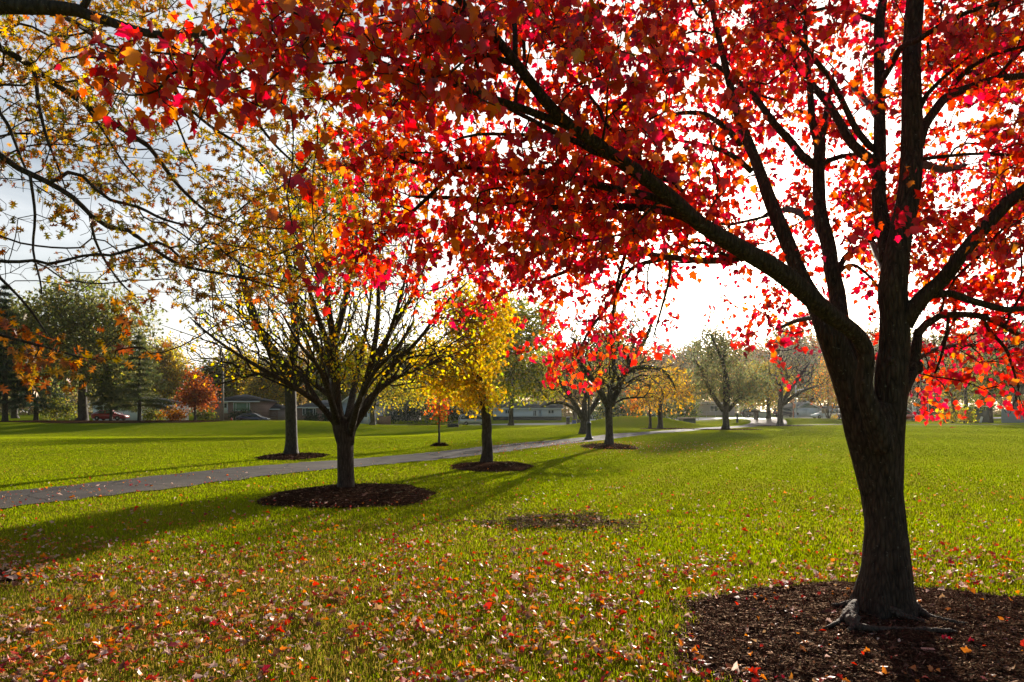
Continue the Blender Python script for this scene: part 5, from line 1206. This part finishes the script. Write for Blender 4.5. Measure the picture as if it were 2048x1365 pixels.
# ------------------------------------------------------------------ vehicles
def loft(mb, secs, n_per=None):
    """secs: list of (x, [(y,z)...]) rings of equal length"""
    k = len(secs[0][1]); V = [(x, y, z) for x, ring in secs for y, z in ring]
    q = [(i * k + j, i * k + (j + 1) % k, (i + 1) * k + (j + 1) % k, (i + 1) * k + j) for i in range(len(secs) - 1) for j in range(k)]
    a, b = len(V), len(V) + 1
    V.append((secs[0][0], 0, np.mean([p[1] for p in secs[0][1]]))); V.append((secs[-1][0], 0, np.mean([p[1] for p in secs[-1][1]])))
    t = [(a, (j + 1) % k, j) for j in range(k)] + [(b, (len(secs) - 1) * k + j, (len(secs) - 1) * k + (j + 1) % k) for j in range(k)]
    return mb.add(V, q, t)
def ring(hw, z0, z1, top=0.85, mid=0.55):
    zm = z0 + (z1 - z0) * mid
    return [(-hw * .9, z0), (hw * .9, z0), (hw * .98, z0 + (zm - z0) * .4), (hw, zm), (hw * .96, z1 - .08), (hw * top, z1), (-hw * top, z1), (-hw * .96, z1 - .08), (-hw, zm), (-hw * .98, z0 + (zm - z0) * .4)]
CARS = {
 'sedan': dict(L=4.7, hw=.90, body=[(-2.35, .45, .82, .75), (-2.2, .28, .95, .85), (-1.7, .22, 1.0, .9), (-.9, .2, 1.0, .9), (.9, .2, .97, .9), (1.4, .22, .9, .88), (2.1, .26, .76, .82), (2.35, .4, .62, .7)],
               cab=[(-1.95, 1.0, 1.0), (-1.1, .98, 1.38), (-.3, .98, 1.46), (.35, .97, 1.42), (1.3, .93, .94)], wh=(-1.42, 1.42), r=.33),
 'minivan': dict(L=5.1, hw=.98, body=[(-2.55, .5, 1.0, .88), (-2.45, .3, 1.08, .95), (-1.5, .22, 1.08, .98), (1.2, .22, 1.05, .98), (1.7, .24, .98, .95), (2.35, .3, .82, .88), (2.55, .42, .68, .75)],
               cab=[(-2.5, 1.08, 1.08), (-2.2, 1.07, 1.70), (-1.2, 1.07, 1.78), (.5, 1.06, 1.72), (1.75, 1.0, 1.0)], wh=(-1.5, 1.55), r=.34),
 'suv': dict(L=4.8, hw=.95, body=[(-2.4, .5, .98, .85), (-2.3, .36, 1.08, .93), (-1.4, .32, 1.1, .95), (.9, .32, 1.08, .95), (1.5, .34, 1.05, .93), (2.2, .38, .96, .88), (2.4, .48, .8, .78)],
               cab=[(-2.32, 1.08, 1.08), (-2.0, 1.08, 1.66), (-1.0, 1.08, 1.72), (.3, 1.08, 1.68), (1.1, 1.05, 1.06)], wh=(-1.4, 1.45), r=.37)}
def car(kind, label, px, Y, rz, paint, zoff=0.03, ground=None):
    c = CARS[kind]; x = GX(px, Y); z = (gz(x, Y) if ground is None else ground) + zoff
    r = thing({'sedan': 'parked_sedan', 'minivan': 'minivan', 'suv': 'sport_utility_vehicle'}[kind], label, 'car', (x, Y, z), rz)
    mb = MB(); loft(mb, [(a, ring(c['hw'] * w / max(q[3] for q in c['body']), z0, z1)) for a, z0, z1, w in c['body']])
    body = mb.build('body', paint, r, True)
    cab = c['cab']; g = MB()
    def cr(hw, z0, z1): return [(-hw, z0), (hw, z0), (hw * .80, z1), (-hw * .80, z1)]
    loft(g, [(a, cr(c['hw'] * .9, z0 - .02, max(z1, z0 + .01))) for a, z0, z1 in cab])
    g.build('window', M['glass'], r)
    # roof skin and pillars
    ro = MB(); k = [q for q in cab if q[2] > q[1] + .25]
    loft(ro, [(a - (.03 if i == 0 else -.03 if i == len(k) - 1 else 0), [(-c['hw'] * .75, z1 - .05), (c['hw'] * .75, z1 - .05), (c['hw'] * .70, z1 + .035), (-c['hw'] * .70, z1 + .035)]) for i, (a, z0, z1) in enumerate(k)])
    ro.build('roof', paint, r)
    p = MB()
    for sg in (-1, 1):
        for (a, z0, z1), (a2, z02, z12) in ((cab[0], cab[1]), (cab[-1], cab[-2])):
            p.bar((a, sg * c['hw'] * .905, z0), (a2, sg * c['hw'] * .735, z12), .045, 5)
        am = (cab[1][0] + cab[-2][0]) / 2; zt = np.interp(am, [q[0] for q in cab], [q[2] for q in cab])
        p.bar((am, sg * c['hw'] * .91, cab[2][1]), (am, sg * c['hw'] * .735, zt), .045, 5)
    p.build('pillar', paint, r)
    for a in c['wh']:
        for sg in (-1, 1):
            w = thing('wheel', None, None, (a, sg * c['hw'] * .93, c['r'])); w.parent = r
            MB().lathe([(c['r'] * .62, -.11), (c['r'] * .95, -.11), (c['r'], -.06), (c['r'], .06), (c['r'] * .95, .11), (c['r'] * .62, .11)], 20, axis='y').build('tyre', M['rubber'], w, True)
            MB().lathe([(c['r'] * .2, -.115), (c['r'] * .62, -.10), (c['r'] * .62, .10), (c['r'] * .2, .115)], 16, axis='y').build('rim', M['steel'], w)
    Lh = c['L'] / 2; zl = c['body'][0][2]
    for sg in (-1, 1):
        MB().box(-Lh - .015, sg * c['hw'] * .62 - .14, zl - .16, -Lh + .22, sg * c['hw'] * .62 + .14, zl + .02).build('taillight', M['lamp_red'], r, bevel=.02)
        MB().box(Lh - .2, sg * c['hw'] * .58 - .15, .56, Lh + .0, sg * c['hw'] * .58 + .15, .70).build('headlight', M['lamp_clear'], r, bevel=.02)
        MB().box(cab[-1][0] - .35, sg * (c['hw'] + .1) - .09, cab[-1][1] + .02, cab[-1][0] - .2, sg * (c['hw'] + .1) + .09, cab[-1][1] + .16).build('mirror', paint, r, bevel=.02)
    MB().box(-Lh - .012, -.26, .5, -Lh + .1, .26, .62).build('number_plate', M['white'], r)
    return r
car('sedan', 'red car parked behind the pines at the left', 221, 98, 0.05, M['car_red'], ground=0.05)
car('sedan', 'dark blue sedan parked in front of the brick house', 506, 102, 0.12, M['car_blue'], ground=-.42)
car('minivan', 'silver minivan parked on the street behind the yellow pear', 948, 114, 0.25, M['car_silver'])
car('suv', 'silver vehicle showing its roof over the grass left of the forked crabapple', 1190, 117, 0.28, M['car_silver'], ground=-1.05)
car('sedan', 'dark blue car just showing over the crest of the mound', 1318, 98, 0.1, M['car_blue'], ground=-.55)
car('suv', 'dark vehicle with a glinting windscreen driving along the road', 1507, 134, 0.05, M['car_black'], .07)
car('suv', 'charcoal pickup like vehicle stopped left of the signal pole', 1572, 140, 0.1, M['car_black'], .07)
car('sedan', 'white sedan behind the small multi stemmed tree', 1650, 117, 3.2, M['car_white'], .05)
car('suv', 'black vehicle facing the lawn beside the red maple trunk', 1688, 108, -1.9, M['car_black'], .05)
car('suv', 'white vehicle just right of the red maple trunk', 1806, 104, 0.4, M['car_white'], .03)
car('sedan', 'dark red car in front of the white vehicle right of the maple trunk', 1800, 96, 0.2, M['car_red'], .02)

# small white and red truck
x, z = at(1836, 108)
r = thing('truck', 'white truck with a red lower panel across the lawn at the right', 'truck', (x, 108, z), R(-75))
MB().box(-.2, -1.05, .5, 1.5, 1.05, 2.6).build('cab', M['car_white'], r, bevel=.12)
MB().box(1.42, -.9, 1.5, 1.515, .9, 2.35).build('window', M['glass'], r)
MB().box(1.40, -1.0, .55, 1.53, 1.0, 1.15).build('bumper', M['red'], r, bevel=.04)
MB().box(-3.6, -1.1, .8, -.3, 1.1, 2.0).build('cargo_box', M['concrete'], r, bevel=.05)
for a in (.9, -2.6):
    for sg in (-1, 1):
        w = thing('wheel', None, None, (a, sg * .95, .45)); w.parent = r
        MB().lathe([(.28, -.13), (.43, -.13), (.45, 0), (.43, .13), (.28, .13)], 18, axis='y').build('tyre', M['rubber'], w); MB().lathe([(.1, -.135), (.28, -.1), (.28, .1), (.1, .135)], 14, axis='y').build('rim', M['steel'], w)

# ------------------------------------------------------------------ street furniture
x, z = at(1177.5, 36.2)
r = thing('street_lamp', 'slender black park lamp post standing beside the footpath', 'street lamp', (x, 36.2, z))
MB().lathe([(.24, -.05), (.24, .10), (.19, .14), (.17, .22), (.13, .32), (.115, .78), (.14, .82), (.13, .90), (.075, .98)], 14).build('base', M['black'], r, True)
MB().lathe([(.066, .95), (.058, 2.4), (.048, 3.55), (.08, 3.58), (.08, 3.64), (.05, 3.68)], 12).build('pole', M['black'], r, True)
ln = thing('lantern', None, None); ln.parent = r
MB().lathe([(.06, 3.66), (.15, 3.74), (.16, 3.80)], 12).build('holder', M['black'], ln, True)
MB().lathe([(.13, 3.80), (.20, 3.95), (.21, 4.10), (.17, 4.26)], 14).build('globe', M['lens_glass'], ln, True)
MB().lathe([(.19, 4.26), (.15, 4.34), (.05, 4.42), (.03, 4.50), (.005, 4.54)], 12).build('finial', M['black'], ln, True)

x, z = at(445.5, 101)
r = thing('utility_pole', 'tall grey utility pole in front of the brick house', 'utility pole', (x, 101, z))
MB().lathe([(.19, -.3), (.17, 3), (.13, 10.5)], 12).build('pole', M['wood'], r, True)
MB().box(-1.2, -.2, 9.6, 1.2, -.08, 9.76).build('crossarm', M['wood'], r)
for xx in (-1.05, -.5, .5, 1.05): MB().lathe([(.03, 9.76), (.07, 9.8), (.05, 9.9), (.07, 9.93), (.03, 9.98)], 8, (xx, -.14, 0)).build('insulator', M['lens_glass'], r)

x, z = at(1591.5, 116)
r = thing('street_light', 'pale tall light pole with a long arm reaching right over the road', 'street light', (x, 116, z))
MB().lathe([(.3, -.1), (.3, .12), (.20, .2), (.17, 1), (.13, 4.9), (.08, 6.6)], 12).build('pole', M['steel'], r, True)
mb = MB(); v, q, t = sweep(catmull([(0, 0, 4.7, .07), (.6, 0, 5.0, .06), (2.4, 0, 5.15, .05), (4.6, 0, 5.28, .04)], .3)[:, :3], np.linspace(.08, .045, len(catmull([(0, 0, 4.7, .07), (.6, 0, 5.0, .06), (2.4, 0, 5.15, .05), (4.6, 0, 5.28, .04)], .3))), 8); mb.add(v, q, t); mb.build('arm', M['steel'], r)
MB().box(4.4, -.12, 5.18, 5.2, .12, 5.34).build('lamp_head', M['steel'], r, bevel=.04)
x, z = at(1586.5, 113)
r = thing('traffic_signal', 'orange traffic signal post with a three lamp head beside the pale light pole', 'traffic signal', (x, 113, z))
MB().lathe([(.16, -.1), (.16, .15), (.075, .2), (.065, 3.9)], 10).build('pole', M['orange'], r, True)
hd = MB().box(-.62, -.18, 2.75, -.2, .18, 3.85).build('signal_head', M['orange'], r, bevel=.03)
for i, m in enumerate(('lens_glass', 'lens_glass', 'lens_glass')):
    MB().lathe([(.12, -.06), (.13, 0), (.10, .02)], 12, (-.66, 0, 3.66 - i * .34), 'x').build('lens', M[m], hd, True)
MB().bar((-.3, 0, 3.3), (0, 0, 3.3), .04, 6).build('bracket', M['orange'], r)
MB().box(.1, -.12, 1.9, .34, .12, 2.6).build('walk_signal', M['orange'], r, bevel=.02)

x, z = at(1478.5, 105)
r = thing('sign_post', 'small blank white sign on a thin post before the chain link fence', 'sign', (x, 105, z))
MB().bar((0, 0, -.1), (0, 0, 2.15), .035, 6).build('post', M['steel'], r); MB().box(-.17, -.05, 1.45, .17, -.036, 2.15).build('panel', M['white'], r)
def bollard(label, px, Y, h=1.0, rr=.13, mat='wood'):
    x, z = at(px, Y); o = MB().lathe([(rr * 1.25, -.1), (rr * 1.25, .06), (rr, .1), (rr, h * .82), (rr * 1.12, h * .84), (rr * 1.12, h * .94), (rr * .7, h)], 14).build('bollard', M[mat], None, True)
    o.location = (x, Y, z); tag(o, label, 'bollard', 'bollards on the forecourt')
bollard('dark round bollard at the left side of the concrete pad', 1474.5, 82, 1.15, .13, 'dark_green'); bollard('pale stubby bollard at the right side of the concrete pad', 1514, 86, .98, .15, 'concrete')
x, z = at(1527, 92)
r = thing('trash_bin', 'blue grey waste bin beside the green ash trunk', 'bin', (x, 92, z))
MB().box(-.9, -.4, .1, .45, .4, .9).build('bin_body', M['blue_siding'], r, bevel=.06); MB().box(-.98, -.45, .9, .5, .45, 1.02).build('lid', M['dark_green'], r, bevel=.03)
x, z = at(1512, 91)
r = thing('litter_bin', 'round topped dark litter bin behind the pale bollard', 'bin', (x, 91, z))
MB().lathe([(.28, 0), (.32, .1), (.33, .95), (.30, 1.0)], 16).build('bin_body', M['black'], r, True); MB().lathe([(.36, .98), (.36, 1.08), (.25, 1.22), (.05, 1.28)], 16).build('lid', M['concrete'], r, True)
x, z = at(1137, 120); MBX = thing('trash_bin', 'dark wheeled trash bin at the kerb left of the blue one', 'bin', (x - .1, 120, z)); MB().box(-.3, -.3, .08, .3, .3, 1.35).build('bin_body', M['black'], MBX, bevel=.04); MB().box(-.34, -.34, 1.36, .34, .34, 1.45).build('lid', M['steel'], MBX, bevel=.02)
x, z = at(1148, 120); MBX = thing('recycling_bin', 'blue recycling bin at the kerb', 'bin', (x, 120, z)); MB().box(-.34, -.3, .05, .34, .3, .80).build('bin_body', M['blue'], MBX, bevel=.04); MB().box(-.37, -.34, .81, .37, .34, .90).build('lid', M['black'], MBX, bevel=.02)
x, z = at(1157, 120); MBX = thing('trash_bin', 'dark trash bin at the kerb right of the blue one', 'bin', (x, 120, z)); MB().box(-.3, -.3, .06, .3, .3, .92).build('bin_body', M['black'], MBX, bevel=.04); MB().box(-.34, -.34, .93, .34, .34, 1.0).build('lid', M['black'], MBX, bevel=.02)
x, z = at(463, 96)
r = thing('fire_hydrant', 'red fire hydrant behind the dark blue sedan', 'hydrant', (x, 96, z))
MB().lathe([(.16, -.05), (.16, .05), (.11, .08), (.11, .55), (.14, .58), (.12, .70), (.05, .80), (.03, .86)], 14).build('barrel', M['red'], r, True)
for sg in (-1, 1): MB().lathe([(.06, 0), (.06, .12), (.03, .15)], 10, (sg * .1, 0, .45), 'x').build('outlet', M['red'], r)
# culvert mouth in the bank
x, z = at(906, 84.0)
r = thing('culvert', 'dark drain opening with a concrete lip set into the grass bank', 'culvert', (x, 84.0, z))
MB().box(-.75, -.25, -.25, .75, .0, .02).build('apron', M['concrete'], r, bevel=.05); MB().box(-.7, .0, -.25, .7, .28, .42).build('headwall', M['soil'], r, bevel=.05); MB().box(-.55, -.03, .0, .55, .01, .36).build('mouth', M['black'], r)
# low wall at the end of the mound
x, z = at(1374, 74)
r = thing('low_wall', 'short dark retaining wall at the right end of the mound', 'wall', (x, 74, z))
MB().box(-.9, -.2, -.3, .9, .2, .62).build('wall', M['dark_green'], r, bevel=.03); MB().box(-1.0, -.28, .621, 1.0, .28, .74).build('coping', M['wood'], r, bevel=.02)
x, z = at(1357, 71)
r = thing('park_bench', 'pale backless bench on top of the mound', 'bench', (x, 71, z))
MB().box(-.55, -.2, .40, .55, .2, .46).build('seat', M['concrete'], r, bevel=.02)
for sg in (-1, 1): MB().box(sg * .42 - .05, -.17, -.1, sg * .42 + .05, .17, .399).build('leg', M['concrete'], r)
# right-hand signs
x, z = at(1895, 92)
r = thing('fuel_sign', 'faded red sign pylon with a white cap behind the thin dark tree', 'sign', (x, 92, z))
MB().box(-.45, -.15, .3, .45, .15, 1.75).build('panel', M['pink'], r, bevel=.03); MB().box(-.5, -.17, 1.76, .5, .17, 2.0).build('band', M['red'], r, bevel=.02); MB().box(-.5, -.17, 2.01, .5, .17, 2.75).build('cap', M['white'], r, bevel=.1)
MB().box(-.3, -.12, -.1, .3, .12, .3).build('base', M['concrete'], r)
x, z = at(1665, 104)
r = thing('notice_board', 'brown board on two posts in front of the white sedan', 'sign', (x - .9, 104, z))
MB().box(-.75, -.04, 1.05, .35, .04, 1.75).build('panel', M['wood'], r, bevel=.01)
for xx in (-.6, .2): MB().bar((xx, .06, -.1), (xx, .06, 1.7), .04, 6).build('post', M['wood'], r)
x, z = at(1961, 84.5)
r = MB().box(-.12, -.05, -.05, .12, .05, .78).build('board', M['white'], None, bevel=.03); r.location = (x, 84.5, z); r.rotation_euler = (0, R(14), 0); tag(r, 'white board leaning in front of the dark shed', 'board')
x, z = at(1949, 84.3)
r = MB().lathe([(.18, -.05), (.22, .1), (.2, .4), (.1, .52)], 14).build('boulder', M['concrete'], None, True); r.location = (x, 84.3, z); tag(r, 'pale rounded stone at the left foot of the dark shed', 'stone')
x, z = at(1676, 101); shrub('round tawny shrub at the kerb beside the black vehicle', 1668, 101, [(1668, 834, 5, 6)], 30, [(.35, .2, .05), (.3, .26, .06)], .22)
for px, lab, Y in ((1842, 'thin pale post left of the orange street stub', 100), (1857, 'thin orange grey post right of the red lower truck', 98)):
    x, z = at(px, Y); o = MB().lathe([(.09, -.1), (.08, .1), (.06, 3.2), (.02, 3.24)], 10).build('post', M['orange'], None, True); o.location = (x, Y, z); o.name = 'marker_post'; tag(o, lab, 'post')

# ------------------------------------------------------------------ air
mb = MB().box(-318, -38, -4.5, 318, 396, 34); hz = mb.build('haze', None); hz['kind'] = 'stuff'; hz['label'] = 'thin golden autumn haze filling the air'
m, nt, out = new_mat('haze_air')
pv = nd(nt, 'ShaderNodeVolumePrincipled', Density=0.00008, Anisotropy=0.72); pv.inputs['Color'].default_value = (1.0, 0.93, 0.80, 1)
nt.links.new(pv.outputs[0], out.inputs['Volume']); hz.data.materials.append(m)

# ------------------------------------------------------------------ sky, sun, camera
w = bpy.data.worlds.new('World'); scn.world = w; w.use_nodes = True
nt = w.node_tree; nt.nodes.clear(); Lk = nt.links
out = nt.nodes.new('ShaderNodeOutputWorld'); bg = nt.nodes.new('ShaderNodeBackground'); sky = nt.nodes.new('ShaderNodeTexSky')
sky.sky_type = 'NISHITA'; sky.sun_disc = False; sky.sun_elevation = SUN_EL; sky.sun_rotation = SUN_AZ; sky.air_density = 1.0; sky.dust_density = 2.2; sky.ozone_density = 1.0
tc = nt.nodes.new('ShaderNodeTexCoord'); mp = nt.nodes.new('ShaderNodeMapping'); mp.inputs['Scale'].default_value = (1.2, 1.2, 4.5); mp.inputs['Rotation'].default_value = (0.1, 0.25, 0.4)
Lk.new(tc.outputs['Generated'], mp.inputs[0])
no = nd(nt, 'ShaderNodeTexNoise', Scale=1.6, Detail=8.0, Roughness=0.55, Distortion=0.6); Lk.new(mp.outputs[0], no.inputs['Vector'])
cl = ramp(nt, no.outputs[0], [(0.38, (.08, .08, .08)), (0.66, (.72, .72, .72))])
sx = nt.nodes.new('ShaderNodeSeparateXYZ'); Lk.new(tc.outputs['Generated'], sx.inputs[0])
mr_ = nd(nt, 'ShaderNodeMapRange'); mr_.inputs['From Min'].default_value = -0.15; mr_.inputs['From Max'].default_value = 0.55; Lk.new(sx.outputs['Y'], mr_.inputs[0])
cm_ = nd(nt, 'ShaderNodeMath', _operation='MULTIPLY'); Lk.new(cl, cm_.inputs[0]); Lk.new(mr_.outputs[0], cm_.inputs[1])
mix = nd(nt, 'ShaderNodeMix', _data_type='RGBA'); Lk.new(cm_.outputs[0], mix.inputs[0]); Lk.new(sky.outputs[0], mix.inputs[6])
# thin high cloud: whitened sky of the same brightness class
bw = nt.nodes.new('ShaderNodeRGBToBW'); Lk.new(sky.outputs[0], bw.inputs[0])
sc_ = nd(nt, 'ShaderNodeMath', _operation='MULTIPLY_ADD'); sc_.inputs[1].default_value = 1.5; sc_.inputs[2].default_value = 4.6; Lk.new(bw.outputs[0], sc_.inputs[0])
Lk.new(sc_.outputs[0], mix.inputs[7]); Lk.new(mix.outputs[2], bg.inputs[0]); bg.inputs[1].default_value = 0.056
Lk.new(bg.outputs[0], out.inputs[0])
sl = bpy.data.lights.new('sun', 'SUN'); sl.energy = 5.0; sl.angle = R(0.55); sl.color = (1.0, 0.90, 0.76)
so = bpy.data.objects.new('sun', sl); COL.objects.link(so)
sd = Vector((math.sin(SUN_AZ) * math.cos(SUN_EL), math.cos(SUN_AZ) * math.cos(SUN_EL), math.sin(SUN_EL)))
so.rotation_euler = sd.to_track_quat('Z', 'Y').to_euler(); so.location = (0, 0, 40)

cam = bpy.data.cameras.new('camera'); cam.sensor_width = 36; cam.lens = 24; cam.shift_y = (HY - 682.5) / 2048; cam.clip_start = 0.05; cam.clip_end = 2000
co = bpy.data.objects.new('camera', cam); COL.objects.link(co); co.location = (0, 0, H); co.rotation_euler = (R(90), 0, 0); scn.camera = co

scn.view_settings.view_transform = 'Standard'; scn.view_settings.look = 'None'; scn.view_settings.gamma = 1.0; scn.view_settings.exposure = 1.25
scn.render.engine = 'CYCLES'
cy = scn.cycles; cy.max_bounces = 8; cy.diffuse_bounces = 3; cy.glossy_bounces = 2; cy.transmission_bounces = 6; cy.volume_bounces = 0; cy.transparent_max_bounces = 8
cy.use_denoising = True; cy.denoiser = 'OPENIMAGEDENOISE'; cy.sample_clamp_indirect = 6.0; cy.caustics_reflective = False; cy.caustics_refractive = False
